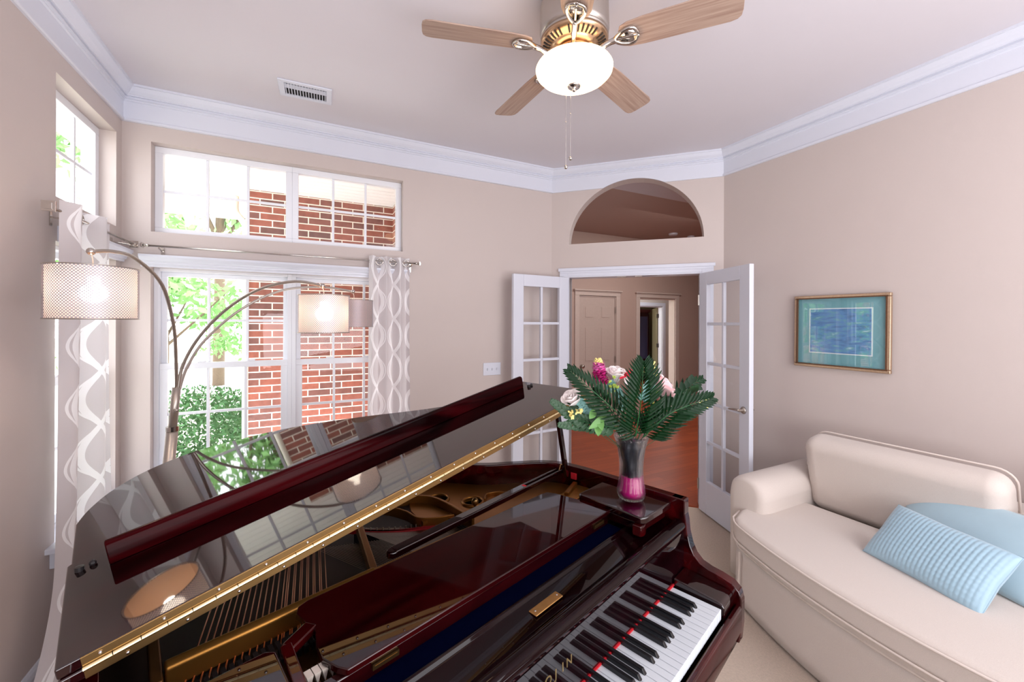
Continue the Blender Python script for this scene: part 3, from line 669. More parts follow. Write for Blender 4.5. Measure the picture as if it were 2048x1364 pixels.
# ================================================================ CEILING FAN
FX, FY, FZ = 1.054, 1.505, 2.80
root = empty('ceiling_fan', (FX, FY, 0), 0, 'brushed nickel ceiling fan with five maple blades and glowing glass bowl', 'ceiling fan')
B().lathe([(0, ZC), (.125, ZC), (.128, ZC-.03), (.135, ZC-.05), (.150, ZC-.07), (.153, 2.90), (.150, 2.885), (.145, 2.88), (.148, 2.872), (.145, 2.860), (0, 2.860)], 48).obj('motor_housing', M_nickel, root, smooth=True).modifiers.new('e', 'EDGE_SPLIT').split_angle = .6
vr = B().lathe([(.150, 2.862), (.146, 2.850), (.120, 2.836), (.098, 2.830), (.098, 2.826), (.06, 2.826), (0, 2.826)], 60).obj('vent_ring', mat('warm brushed nickel', '#c8a888', .28, metal=1), root, smooth=True)
for i in range(40):
    a = 2*PI*i/40
    if i % 8 == 0: continue
    B().tube([Vector((math.cos(a)*r_, math.sin(a)*r_, z_)) for r_, z_ in ((.108, 2.8315), (.122, 2.8355), (.138, 2.845))], [.0035, .0042, .0042], 6).obj('vent_slot', M_dark, vr)
B().lathe([(.06, 2.828), (.075, 2.82), (.085, 2.80), (.080, 2.775), (.075, 2.755), (0, 2.755)], 48).obj('light_fitter', MATS['warm brushed nickel'], root, smooth=True)
bowl = B().lathe([(.150, 2.752), (.164, 2.748), (.170, 2.738), (.167, 2.724), (.152, 2.708), (.130, 2.694), (.116, 2.688), (.085, 2.676), (.04, 2.668), (0, 2.667)], 48)
bowl.obj('glass_bowl', mat('lit alabaster glass', '#fff4ea', .3, emit='#ffd2a0', es=4.4, var=.02), root, smooth=True)
B().lathe([(0, 2.640), (.006, 2.640), (.008, 2.646), (.006, 2.651), (.026, 2.657), (.032, 2.666), (.024, 2.672), (0, 2.674)], 24).obj('finial', M_chrome, root, smooth=True)
for i, (dx, dy, zb) in enumerate(((-.034, .012, 2.302), (-.010, .012, 2.345))):
    t = B().tube([(dx, dy, 2.66+.04*0), (dx, dy, zb+.01)], .0012, 5)
    ch = t.obj('pull_chain', M_chrome, root)
    B().ball((dx, dy, zb), .0085, 12).obj('chain_ball', M_chrome, ch, smooth=True)
    B().ball((dx, dy, zb+.2), .003, 8).obj('chain_connector', M_nickel, ch, smooth=True)
def fan_blade(ang):
    M0 = Matrix.Translation((0, 0, FZ+.028)) @ Matrix.Rotation(ang, 4, 'Z') @ Matrix.Rotation(math.radians(-12), 4, 'X')
    o = []
    outl = [(.205, -.048), (.235, -.060), (.30, -.066), (.62, -.073), (.645, -.068), (.658, -.055), (.662, -.03), (.662, .03), (.658, .055), (.645, .068), (.62, .073), (.30, .066), (.235, .060), (.205, .048), (.195, .02), (.195, -.02)]
    b = B().prism(outl, -.003, .003, I3)
    bl = b.obj('fan_blade', M_blade, root, bevel=.0015); bl.matrix_local = M0
    # forked blade iron
    b = B()
    b.tube(sm([(.085, 0, -.028), (.12, 0, -.03), (.155, 0, -.018), (.185, 0, -.012)], 4), [.010]*5+[.012]*5+[.013]*3, 10)
    for s in (-1, 1):
        b.tube(sm([(.175, 0, -.012), (.20, s*.022, -.011), (.235, s*.036, -.009), (.262, s*.030, -.008), (.275, s*.004, -.009)], 4), [.009]*12+[.007]*5, 8)
    b.tube(sm([(.18, 0, -.011), (.22, 0, -.012), (.268, 0, -.010)], 3), .006, 8)
    b.prism([(.185, -.012), (.215, -.034), (.255, -.036), (.275, -.015), (.28, 0), (.275, .015), (.255, .036), (.215, .034), (.185, .012)], -.010, -.0032, I3)
    ir = b.obj('blade_iron', M_chrome, root, smooth=True, bevel=0); ir.matrix_local = M0
for dgr in (165, 237, 309, 21, 93): fan_blade(math.radians(dgr))

# ================================================================ ARC FLOOR LAMP
LB = Vector((-.66, 2.70, 0))
root = empty('arc_floor_lamp', LB, 0, 'brushed nickel arc floor lamp with drum shades in front of the window', 'floor lamp')
def L_(p): return Vector(p)-LB
B().lathe([(0, 0), (.17, 0), (.17, .018), (.16, .026), (.03, .032), (0, .032)], 40).obj('base', M_nickel, root, smooth=False, bevel=.003)
pt = at(353, 775, 2.1); pb_ = at(337, 935, 2.1); dirn = (pt-pb_)/(pt.z-pb_.z); pl0 = pt - dirn*(pt.z-.03)
mz = pt - dirn*(pt.z-1.06)
B().tube([L_(pl0), L_(mz)], .026, 16).obj('lower_pole', M_nickel, root, smooth=True)
up = B(); up.tube([L_(mz)-Vector((0, 0, .01)), L_(pt)], .019, 16); up.obj('upper_pole', M_nickel, root, smooth=True)
B().lathe([(.0275, -.012), (.0275, .012)], 16, L_(mz)).obj('collar', M_chrome, root)
B().tube([L_(mz)+Vector((.015, -.02, .10)), L_(mz)+Vector((.03, -.045, .10))], .007, 8).obj('knob', M_chrome, root, smooth=True)
ARC = [ [(353, 778, 2.1), (352, 720, 2.05), (347, 650, 1.95), (324, 570, 1.82), (272, 518, 1.68), (225, 503, 1.58), (182, 503, 1.51)],
        [(356, 778, 2.1), (366, 730, 2.1), (400, 672, 2.1), (455, 617, 2.1), (520, 578, 2.1), (590, 563, 2.1), (645, 572, 2.1)],
        [(359, 778, 2.12), (374, 735, 2.2), (410, 680, 2.32), (480, 620, 2.5), (560, 582, 2.65), (640, 574, 2.74), (706, 583, 2.8)] ]
SH = [(171, 586, 1.5, .127, .190), (647, 628, 2.1, .122, .190), (722, 627, 2.78, .122, .180)]
for arc, (px, py, dp, R, H) in zip(ARC, SH):
    pts = sm([L_(at(*a)) for a in arc], 6)
    arm = B().tube(pts, .0075, 10).obj('arm', M_nickel, root, smooth=True)
    e = pts[-1]; B().ball(e, .014, 12).obj('swivel_ball', M_chrome, arm, smooth=True)
    c = at(px, py, dp); cc = L_(c)
    cc = Vector((e.x, e.y, cc.z)) + Vector((.008, -.004, 0))
    B().tube([e, e+Vector((.006, -.002, -.03)), Vector((cc.x, cc.y, cc.z+H/2-.02))], .0022, 6).obj('cord', mat('clear cord', '#e8d8c8', .3), arm)
    shd = B(); n = 56; per = 2*PI*R
    shd.sheet(lambda u, v: Vector((cc.x+R*math.cos(2*PI*u), cc.y+R*math.sin(2*PI*u), cc.z-H/2+H*v)), n, 1, lambda u, v: (u*per, v*H))
    s_ = shd.obj('lamp_shade', M_shade, root, smooth=True)
    for zz in (-H/2, H/2):
        rim = B(); rim.tube([Vector((cc.x+R*math.cos(2*PI*k/40), cc.y+R*math.sin(2*PI*k/40), cc.z+zz)) for k in range(41)], .0022, 6, False)
        rim.obj('rim_wire', M_nickel, s_, smooth=True)
    inner = B(); inner.sheet(lambda u, v: Vector((cc.x+(R-.006)*math.cos(2*PI*u), cc.y+(R-.006)*math.sin(2*PI*u), cc.z-H/2+.003+(H-.006)*v)), n, 1)
    m_in = MATS.get('shade liner')
    if not m_in:
        m_in, N, L, bs = node_mat('shade liner'); tr = N.new('ShaderNodeBsdfTranslucent'); tr.inputs[0].default_value = (1, .9, .84, 1)
        rf = N.new('ShaderNodeBsdfRefraction'); rf.inputs['IOR'].default_value = 1.12; rf.inputs['Roughness'].default_value = .55; rf.inputs[0].default_value = (1, .97, .95, 1)
        df = N.new('ShaderNodeBsdfDiffuse'); df.inputs[0].default_value = (.95, .54, .30, 1); mx = N.new('ShaderNodeMixShader'); mx.inputs[0].default_value = .5; m2 = N.new('ShaderNodeMixShader'); m2.inputs[0].default_value = .22
        L.new(df.outputs[0], mx.inputs[1]); L.new(tr.outputs[0], mx.inputs[2]); L.new(mx.outputs[0], m2.inputs[1]); L.new(rf.outputs[0], m2.inputs[2]); L.new(m2.outputs[0], N['Material Output'].inputs[0]); N.remove(bs)
    inner.obj('shade_liner', m_in, s_, smooth=True)
    bul = B().lathe([(0, -.055), (.018, -.050), (.028, -.035), (.029, -.018), (.018, .005), (.013, .02), (.013, .04), (0, .04)], 16, (cc.x, cc.y, cc.z+.02))
    lit = px < 700
    bul.obj('bulb', mat('lit bulb', '#fff6e8', .3, emit='#fff0dd', es=45) if lit else mat('unlit bulb', '#f2f0ea', .3), root, smooth=True)
    if not lit: continue
    p = point('lamp_bulb_light', cc+LB+Vector((0, 0, .0)), 2.8 if px < 400 else 2.4, (1, .84, .68), .035)

# ================================================================ CURTAINS AND RODS
def curtain(name, label, org, dirv, nrm, width, ztop, zbot, folds, amp, cloth, flare=0, seed=0, puddle=None):
    """gathered panel along dirv from org"""
    dirv = Vector(dirv).normalized(); nrm = Vector(nrm).normalized(); org = Vector(org)
    root = empty(name, (org.x+dirv.x*width/2, org.y+dirv.y*width/2, 0), 0, label, 'curtain', 'patterned curtains by the windows'); base = Vector(root.location)
    rnd = random.Random(seed); ph = [rnd.uniform(-.25, .25) for _ in range(folds+2)]
    nv = 46
    def fn(u, v):
        z = ztop + (zbot-ztop)*v
        k = u*folds; s = math.sin(2*PI*k + .35*math.sin(3*v+u*5)*v)
        a = amp*(1-.25*v) * (1+.35*ph[int(k)])
        off = a*s + .012*v*math.sin(7*u+seed)
        w = width*(1+flare*v*v)
        along = width/2 + (u-.5)*w + .15*a*math.sin(4*PI*k)*(1-v*.5)
        p = org + dirv*along + nrm*off
        if puddle:
            t = max(0, (v-puddle[2])/(1-puddle[2])); p += Vector((puddle[0], puddle[1], 0))*t*t*(1-.6*u)
        return Vector((p.x, p.y, z)) - base
    cl = B().sheet(fn, folds*16, nv, lambda u, v: (u*cloth, (ztop-zbot)*(1-v)))
    cl.obj('cloth_panel', M_curt, root, smooth=True)
    for i in range(folds*2):
        u = (i+.5)/(folds*2); P0 = fn(u-.01, .018); P1 = fn(u+.01, .018); d = (P1-P0).normalized()
        n_ = Vector((-d.y, d.x, 0)); z0 = ztop-.043; ct = org + dirv*(width*u) - base; ct.z = z0
        t = B().tube([ct + (d*math.cos(q)+Vector((0, 0, 1))*math.sin(q))*.024 for q in [2*PI*k/20 for k in range(21)]], .0042, 6, False)
        t.obj('grommet', M_chrome, root, smooth=True)
    return root
def bracket(b, p, wall, dz=0):
    p = Vector(p); w_ = Vector(wall); b.tube([w_+Vector((0, 0, -.005)), p+Vector((0, 0, -.012))], .005, 8); 
    n = (p-w_).normalized(); n.z = 0; t = Vector((-n.y, n.x, 0)).normalized()
    b.add([w_+t*.009*i+Vector((0, 0, j)) + n*k for k in (.0, .004) for j in (-.045, .02) for i in (-1, 1)], [(0, 1, 3, 2), (4, 5, 7, 6), (0, 1, 5, 4), (2, 3, 7, 6), (0, 2, 6, 4), (1, 3, 7, 5)])
def rod(name, label, p, q, walls, fin):
    p = Vector(p); q = Vector(q); c = (p+q)/2; root = empty(name, (c.x, c.y, c.z), 0, label, 'curtain rod'); d = (q-p).normalized()
    B().tube([p-c, q-c], .0065, 10).obj('rod', M_chrome, root, smooth=True)
    for s, e in ((-1, p), (1, q)):
        M = d.to_track_quat('Z', 'Y').to_matrix() if s > 0 else (-d).to_track_quat('Z', 'Y').to_matrix()
        b = B().lathe([(0, 0), (.010, 0), (.010, .01), (.006, .016), (.012, .02), (.006, .026)], 14, e-c, M)
        b.box(-fin, fin, -fin, fin, .026, .034, Matrix.Translation(e-c) @ M.to_4x4()); b.box(-fin*.6, fin*.6, -fin*.6, fin*.6, .034, .040, Matrix.Translation(e-c) @ M.to_4x4())
        b.obj('finial', M_chrome, root, bevel=.001)
    for (a, w_) in walls:
        b = B(); bracket(b, Vector(a)-c, Vector(w_)-c); b.obj('bracket', M_chrome, root)
    return root
rod('curtain_rod', 'nickel curtain rod across the front window', (-.90, 3.31, 2.088), (.775, 3.31, 2.088), [((-.85, 3.31, 2.088), (-.85, YW, 2.07)), ((.745, 3.31, 2.088), (.745, YW, 2.07))], .016)
rod('curtain_rod', 'nickel curtain rod with square finial on the left wall', (-.965, 2.40, 2.088), (-.965, 3.27, 2.088), [((-.965, 2.60, 2.088), (XL, 2.60, 2.09)), ((-.965, 3.24, 2.088), (XL, 3.24, 2.09))], .022)
curtain('curtain', 'silver patterned curtain panel hanging at the right end of the front window', (.415, 3.31, 0), (1, 0, 0), (0, -1, 0), .31, 2.125, .02, 3, .036, .78, flare=.16, seed=2)
curtain('curtain', 'silver patterned curtain panel on the left wall puddling on the floor', (-.965, 2.45, 0), (0, 1, 0), (1, 0, 0), .50, 2.135, .015, 2, .050, .85, flare=.20, seed=5, puddle=(.02, -.30, .74))
#PART3

# ================================================================ GRAND PIANO
# local frame: X = along the keys towards the treble (0 = treble end of the keys), Y = from the keys towards the tail
PA = math.radians(90-71.1)
piano = empty('grand_piano', (1.1185, .8205, 0), PA, 'polished mahogany baby grand piano with its lid propped half open', 'piano')
OUT = [(.135, .150), (.135, .48), (.130, .62), (.112, .70), (.06, .775), (-.04, .850), (-.14, .925), (-.22, 1.03), (-.33, 1.15), (-.48, 1.31), (-.63, 1.45), (-.77, 1.545), (-.905, 1.605), (-1.04, 1.63), (-1.16, 1.595), (-1.26, 1.515), (-1.325, 1.40), (-1.355, 1.28), (-1.358, 1.15)]
oc = [tuple(p[:2]) for p in sm([(a, b_, 0) for a, b_ in OUT], 6)] + [(-1.358, .150)]
def inset(P, d):
    n = len(P); r = []
    for i in range(n):
        a = Vector(P[max(i-1, 0)]); b_ = Vector(P[min(i+1, n-1)]); t = (b_-a).normalized(); r.append((P[i][0]-t.y*d*1.0, P[i][1]+t.x*d))
    return r
ic = inset(oc, .037)
rim = B().ring(oc, ic, .60, 1.0)
def arm_profile():
    return [(-.022, .600), (-.028, .66), (-.028, .735), (-.020, .762), (0, .780), (.035, .789), (.07, .794), (.098, .803), (.118, .822), (.132, .850), (.142, .89), (.146, .93), (.157, .985), (.160, 1.0), (.200, 1.0), (.200, .600)]
for (u0, u1) in ((.098, .135), (-1.358, -1.321)):
    rim.prism([(v, z) for v, z in arm_profile()], u0, u1, lambda v, z, u: (u, v, z))
rim.obj('rim', M_mahred, piano, bevel=.004, seg=3)
B().box(-1.35, .13, -.015, .6, .60, .655).obj('keybed', M_mahd, piano)
B().prism([(-.030, .645), (-.030, .712), (-.024, .722), (-.014, .722), (-.008, .715), (-.008, .645)], -1.318, .098, lambda v, z, u: (u, v, z)).obj('key_slip', M_mahred, piano, bevel=.002)
for (u0, u1) in ((.008, .097), (-1.320, -1.234)):
    B().prism([(-.006, .66), (-.006, .742), (0, .754), (.012, .760), (.15, .772), (.15, .66)], u0, u1, lambda v, z, u: (u, v, z)).obj('key_block', M_mah, piano, bevel=.005, seg=3)
# keyboard
kb = B().box(-1.232, .004, .012, .20, .70, .716).obj('keyboard', mat('raw key wood', '#cbb592', .7), piano)
PW = .02355
wk = B().box(-PW+.0007, -.0007, 0, .172, .716, .747).obj('white_key', M_ivory, kb, bevel=.0017)
for n in range(1, 52):
    c = wk.copy(); C.objects.link(c); c.parent = kb; c.location = (-PW*n, 0, 0)
bkb = B(); w0, w1 = .0056, .0046
bkb.add([(-w0, .0535, .746), (w0, .0535, .746), (w0, .170, .746), (-w0, .170, .746), (-w1, .0625, .7585), (w1, .0625, .7585), (w1, .170, .7585), (-w1, .170, .7585)],
        [(0, 3, 2, 1), (4, 5, 6, 7), (0, 1, 5, 4), (1, 2, 6, 5), (2, 3, 7, 6), (3, 0, 4, 7)])
bk = bkb.obj('black_key', M_ebony, kb, bevel=.0014, seg=2); first = True
for n in range(1, 52):
    if (n-1) % 7 in (1, 2, 3, 5, 6):
        c = bk if first else bk.copy()
        if not first: C.objects.link(c); c.parent = kb
        first = False; c.location = (-PW*n, 0, 0)
B().box(-1.30, .075, .147, .152, .7475, .7515).obj('key_strip', M_redfelt, piano)
# fallboard, face towards the player
fbp = [(.153, .750), (.1525, .895), (.148, .903), (.146, .912), (.149, .922), (.158, .929), (.172, .930), (.184, .926), (.190, .919), (.196, .917), (.262, .924), (.268, .932), (.274, .932), (.278, .926), (.278, .80), (.20, .76), (.18, .750)]
fall = B().prism(fbp, -1.318, .096, lambda v, z, u: (u, v, z)).obj('fallboard', mahogany('fallboard polish', '#070102', '#180306', ior=1.28), piano, bevel=.002)
B().box(-1.318, .096, .1512, .1524, .752, .893).obj('fallboard_face', mahogany('fallboard mirror polish', '#060102', '#120205', ior=1.85), fall)
M_gold = mat('gold leaf letter', '#cdb27a', .3, metal=.9)
for ch, u in (('S', -.660), ('O', -.6355), ('J', -.609), ('I', -.584), ('N', -.560)):
    text('fallboard_letter', ch, .030, M_gold, (u, .1508, .831), (PI/2, 0, 0), fall, .0004)
pl = B().box(-.602, -.500, .215, .240, .921, .9245).obj('maker_plate', mat('worn brass plate', '#a87c48', .35, metal=.8, var=.2, scale=90), fall, bevel=.002)
for u in (-.592, -.510): B().ball((u, .2275, .9247), .0032, 10, (1, 1, .5)).obj('screw', M_chrome, fall)
# front rail, navy felt, desk rail
B().box(-1.085, -.10, .279, .330, .915, .927).obj('felt_strip', M_navy, piano)
B().box(-1.085, -.10, .330, .350, .90, .958).obj('desk_rail', M_mah, piano, bevel=.003)
# music desk, folded flat
desk = [(-1.012, .345), (-1.0, .326), (-.098, .326), (-.068, .330), (-.105, .47), (-.118, .545), (-.132, .574), (-.16, .578), (-.985, .578), (-1.008, .570), (-1.018, .548), (-1.010, .50), (-1.006, .47), (-1.022, .42), (-1.024, .385)]
md = B().prism(desk, .958, .972, I3).obj('music_desk', mahogany('figured mahogany', '#0c0102', '#2e0506', ior=1.5, stretch=(1.2, 9, 9)), piano, bevel=.003, seg=3)
for u in (-.925, -.165):
    B().box(u-.028, u+.028, .3225, .3295, .942, .954).box(u-.024, u+.024, .322, .3225, .946, .950).obj('desk_hinge', M_brass, md)
# ledges beside the desk
def ledge(pts, name='side_ledge'):
    b = B().prism(pts, .962, .985, I3); b.prism(inset_poly(pts, .012), .93, .962, I3)
    b.obj(name, M_mah, piano, bevel=.006, seg=3)
def inset_poly(P, d):
    cx = sum(p[0] for p in P)/len(P); cy = sum(p[1] for p in P)/len(P)
    return [(p[0]+(cx-p[0])*d/.1, p[1]+(cy-p[1])*d/.1) for p in P]
ledge([(-.094, .300), (-.100, .212), (-.085, .200), (.075, .190), (.096, .196), (.0975, .452), (.085, .464), (-.082, .464), (-.094, .452)])
ledge([(-1.090, .300), (-1.084, .212), (-1.1, .200), (-1.30, .190), (-1.32, .196), (-1.3205, .452), (-1.31, .464), (-1.10, .464), (-1.084, .452)])
B().prism([(-.112, .205), (-.095, .200), (-.075, .205), (-.080, .235), (-.112, .235)], .928, .962, I3).obj('ledge_support', M_mahred, piano, bevel=.004)
B().box(-1.318, .096, .279, .50, .74, .80).obj('inner_floor', M_dark, piano)
# desk slide at the bass end
B().beam((-1.078, .30, .965), (-1.062, .47, .965), .022, .020).beam((-1.062, .462, .965), (-1.005, .495, .965), .03, .018).obj('desk_slide', M_mahred, piano, bevel=.004)
# soundboard and iron plate
sb = [(a, b_) for a, b_ in inset(oc, .035)][:-1] + [(-1.322, .45), (.098, .45)]
B().prism(sb, .845, .853, I3).obj('soundboard', mat('dark spruce', '#2a1408', .5, var=.3, scale=4, stretch=(3, 30, 1)), piano)
B().box(-1.318, .096, .36, .60, .868, .880).obj('pin_block_plate', M_bronze2, piano, bevel=.003)
def bar(name, p, q, w, h, mt, bev=.004):
    return B().beam(p, q, w, h).obj(name, mt, piano, bevel=bev, seg=3)
M_gbar = mat('gold plate paint', '#b07c3a', .36, metal=.85, var=.12, scale=9)
b = B(); b.prism([(.612, .938), (.624, .946), (.634, .946), (.634, .895), (.612, .895)], -1.232, -.795, lambda v, z, u: (u, v, z))
b.obj('plate_flange', M_gbar, piano, bevel=.005, seg=3)
bar('plate_flange', (-.815, .628, .925), (-.10, .612, .925), .022, .028, M_gbar)
bar('plate_strut', (-1.245, .60, .915), (-1.215, 1.42, .915), .020, .030, M_bronze2)
bar('plate_strut', (-.792, .632, .915), (-.66, 1.06, .915), .020, .034, M_bronze)
bar('plate_strut', (-.03, .56, .93), (.085, .60, .93), .02, .03, M_bronze)
# raised curved rib and webbed treble field with two holes
def curve_rib(name, pts, z0, z1, w, mt):
    P = [tuple(p[:2]) for p in sm([(a, b_, 0) for a, b_ in pts], 5)]
    A = inset(P, w/2); D = inset(P, -w/2)
    return B().ring(A, D, z0, z1).obj(name, mt, piano, bevel=.003)
holes = [(-.306, .800, .040), (-.388, .915, .042)]
fld = [(-.53, .80), (-.515, .90), (-.49, .955), (-.46, .985), (-.40, 1.03), (-.30, 1.06), (-.235, 1.01), (-.16, .915), (-.06, .84), (.04, .765), (.085, .70), (.095, .60), (-.02, .58), (-.30, .60), (-.42, .66), (-.44, .75), (-.47, .80)]
def poly_holes(poly, hs, z0, z1, name, mt):
    import bmesh
    me = bpy.data.meshes.new(name); bm = bmesh.new(); edges = []
    for loop_ in [poly] + [[(cx+r*math.cos(2*PI*k/24), cy+r*math.sin(2*PI*k/24)) for k in range(24)] for cx, cy, r in hs]:
        vs = [bm.verts.new((a, b_, z1)) for a, b_ in loop_]
        edges += [bm.edges.new((vs[i], vs[(i+1) % len(vs)])) for i in range(len(vs))]
    r = bmesh.ops.triangle_fill(bm, use_beauty=True, use_dissolve=False, edges=edges)
    fs = [f for f in r['geom'] if isinstance(f, bmesh.types.BMFace)]
    e = bmesh.ops.extrude_face_region(bm, geom=fs); bmesh.ops.translate(bm, verts=[v for v in e['geom'] if isinstance(v, bmesh.types.BMVert)], vec=(0, 0, z0-z1))
    bmesh.ops.recalc_face_normals(bm, faces=bm.faces); bm.to_mesh(me); bm.free()
    o = bpy.data.objects.new(name, me); C.objects.link(o); o.parent = piano; me.materials.append(mt); return o
poly_holes(fld, holes, .905, .917, 'plate_field', M_bronze)
for (cx, cy, r) in holes:
    B().tube([(cx+r*math.cos(2*PI*k/32), cy+r*math.sin(2*PI*k/32), .919) for k in range(33)], .006, 8, False).obj('hole_rim', M_bronze, piano, smooth=True)
B().lathe([(0, .895), (.012, .895), (.012, .905), (.007, .910), (.007, .925), (.013, .930), (.014, .940), (.008, .948), (0, .950)], 16, (-.325, .765, 0)).obj('plate_bolt', M_brass, piano, smooth=True)
curve_rib('plate_rib', [(-.60, .99), (-.55, 1.0), (-.50, .985), (-.462, .955), (-.425, .90), (-.415, .82), (-.420, .72), (-.425, .655)], .905, .945, .012, M_bronze)
curve_rib('plate_rib', [(-.60, 1.04), (-.56, .98), (-.535, .90), (-.53, .83), (-.49, .79), (-.45, .77), (-.425, .76)], .890, .925, .009, M_bronze)
curve_rib('plate_rib', [(-.27, .77), (-.235, .80), (-.19, .785), (-.16, .74)], .915, .930, .008, M_bronze)
B().prism([(-.05, .585), (-.035, .515), (.085, .500), (.096, .545), (.093, .592)], .915, .932, I3).obj('plate_corner', M_gbar, piano, bevel=.003)
B().box(-.052, -.030, .500, .516, .918, .934).obj('felt_wedge', M_redfelt, piano)
# bridge line of the tenor section: hitch pins, red understring felts
def arcline(o, n=40): return [Vector((-.70+.245*t - o*.65, .955-.20*t-.035*math.sin(PI*t) + o*.75, 0)) for t in [i/n for i in range(n+1)]]
for o_, w_ in ((.022, .014), (.048, .010)):
    P = [tuple(p[:2]) for p in arcline(o_)]
    B().ring(inset(P, w_/2), inset(P, -w_/2), .884, .897).obj('understring_felt', M_felt, piano)
B().prism([(-.492, .790), (-.455, .800), (-.45, .835), (-.472, .850), (-.480, .822), (-.505, .812)], .885, .905, I3).obj('felt_flag', M_felt, piano)
P = [tuple(p[:2]) for p in arcline(0)]
B().ring(inset(P, .011), inset(P, -.011), .853, .886).obj('bridge', mat('black bridge', '#141012', .5), piano)
b = B()
for i, p in enumerate(arcline(.0, 70)):
    for o_ in (-.006, .006): b.tube([(p.x+o_*.6, p.y+o_, .880), (p.x+o_*.6, p.y+o_, .892)], .0014, 5)
for i, p in enumerate(arcline(.066, 16)): b.tube([(p.x, p.y, .88), (p.x+.002, p.y+.004, .905)], .0026, 6)
b.obj('bridge_pins', M_steel, piano)
tag(bpy.data.objects[-1] if False else C.objects['bridge_pins'], kind='stuff')
# strings
n_s = 0
for i in range(26):
    u = -1.173 + .0138*i if i < 13 else -1.004 + (i-13)*.0085 + (.004 if i % 2 else 0)
    if u > -.825: break
    r = .0021-.0008*i/26
    B().tube([(u-.052, .540, .898), (u-.018, .640, .900), (u+.20, 1.26, .898)], r, 6).obj('bass_string', M_copper, piano, smooth=True)
b = B()
for i in range(60):
    t = i/59; s = arcline(0, 59)[i]; d = Vector((.26, -1, 0)); L_n = (s.y-.64)
    if L_n > .02: b.tube([(s.x-.015, s.y+.055, .893), (s.x, s.y, .895), (s.x+d.x*L_n, .64, .897)], .0007, 4)
for i in range(34):                # tenor strings left of the bridge, seen low between strut and desk
    u = -.765+.0062*i; v0 = .93 - .004*i
    b.tube([(u-.26*(v0-.64), v0, .895), (u, .64, .897)], .0007, 4)
for i in range(60):
    u = -.50+.009*i; b.tube([(u, .64, .90), (u+.02, .90-.004*i, .897)], .0006, 4)
tag(b.obj('treble_strings', M_steel, piano), kind='stuff')
# dampers and tuning pins near the bass ledge
for i in range(22):
    u = -1.245+.0138*i; 
    if u > -.95: break
    B().box(u-.0045, u+.0045, .505, .565, .906, .922).obj('damper', M_dark, piano, bevel=.001)
    B().tube([(u, .512, .912), (u, .512, .94)], .0011, 5).obj('damper_wire', M_steel, piano)
for i in range(5):
    u = -1.062+.0135*i
    B().prism([(u-.006, .958), (u+.006, .958), (u, .934)], .375, .395, lambda a, z, v: (a, v, z)).obj('hammer', mat('white hammer felt', '#cfc4b8', .9), piano)
for i in range(6):
    B().tube([(-1.066+.0115*i, .345, .90), (-1.058+.0115*i, .47, .90)], .0018, 6).obj('bass_string', M_copper, piano, smooth=True)
# lock plate inside the bentside
Mq = Matrix.Translation((-.028, .826, .955)) @ Matrix.Rotation(math.radians(-38), 4, 'Z')
B().box(-.016, .016, -.004, 0, -.030, .030, Mq).obj('lid_catch_plate', mat('ornate pewter', '#8a7a68', .4, metal=.8, var=.6, scale=300), piano, bevel=.002)
# lid
AL = math.radians(10.3)
ML = Matrix.Translation((-1.372, 0, 1.032)) @ Matrix.Rotation(-AL, 4, 'Y')      # s along the slope, v, normal height
VH = .562
so = [(.003, VH), (1.530, VH), (1.530, .66), (1.505, .76), (1.44, .83), (1.36, .885), (1.25, .965), (1.175, 1.06), (1.06, 1.165), (.90, 1.33), (.75, 1.465), (.61, 1.56), (.473, 1.612), (.33, 1.648), (.185, 1.600), (.085, 1.50), (.030, 1.385), (.004, 1.285)]
lo = so[:3] + [tuple(p[:2]) for p in sm([(a, b_, 0) for a, b_ in so[2:]], 6)][1:]
lid = B().prism(lo, -.020, -.001, XY(ML)).obj('lid', M_mah, piano, bevel=.004, seg=3)
flap = B().prism([(.003, VH), (1.530, VH), (1.530, .955), (1.525, .962), (.008, .962), (.003, .955)], .001, .020, XY(ML)).obj('front_flap', M_mahd, piano, bevel=.003, seg=3)
lip = B().prism([(.868, .020), (.868, .064), (.872, .072), (.880, .074), (.890, .072), (.893, .064), (.893, .020)], .072, 1.452, lambda v, h, s: ML @ Vector((s, v, h)))
lip.obj('lid_lip', mahogany('satin mahogany', '#0e0102', '#3a0509', ior=1.12, rough=.12), flap, bevel=.003, seg=3)
bh = B()
for (h0, h1) in ((-.0195, -.0035), (.0035, .0195)): bh.prism([(.032, h0), (1.50, h0), (1.50, h1), (.032, h1)], VH-.0022, VH+.001, lambda s, h, v: ML @ Vector((s, v, h)))
bh.obj('brass_hinge', M_brass, lid, bevel=.0008)
hp = B()
n_k = 40
for i in range(n_k):
    s0 = .032+1.468*i/n_k; s1 = s0+1.468/n_k-.0012
    hp.tube([ML @ Vector((s0, VH-.004, 0)), ML @ Vector((s1, VH-.004, 0))], .0042, 10)
hp.obj('hinge_pin', mat('bright brass', '#e8d6a6', .18, metal=1), lid, smooth=False)
for i in range(18):
    s = .055+1.42*i/17
    for h, ds in ((.0125, 0), (-.0125, .03)):
        B().ball(ML @ Vector((s+ds, VH-.0026, h)), .0034, 8).obj('hinge_screw', M_chrome, lid, smooth=True)
for s, v in ((.034, .905), (1.478, .85)):
    B().lathe([(0, .0), (.008, 0), (.008, .010), (0, .012)], 14, ML @ Vector((s-.010, v, .020))).ball(ML @ Vector((s+.012, v+.004, .024)), .007).obj('rubber_bumper', M_dark, flap)
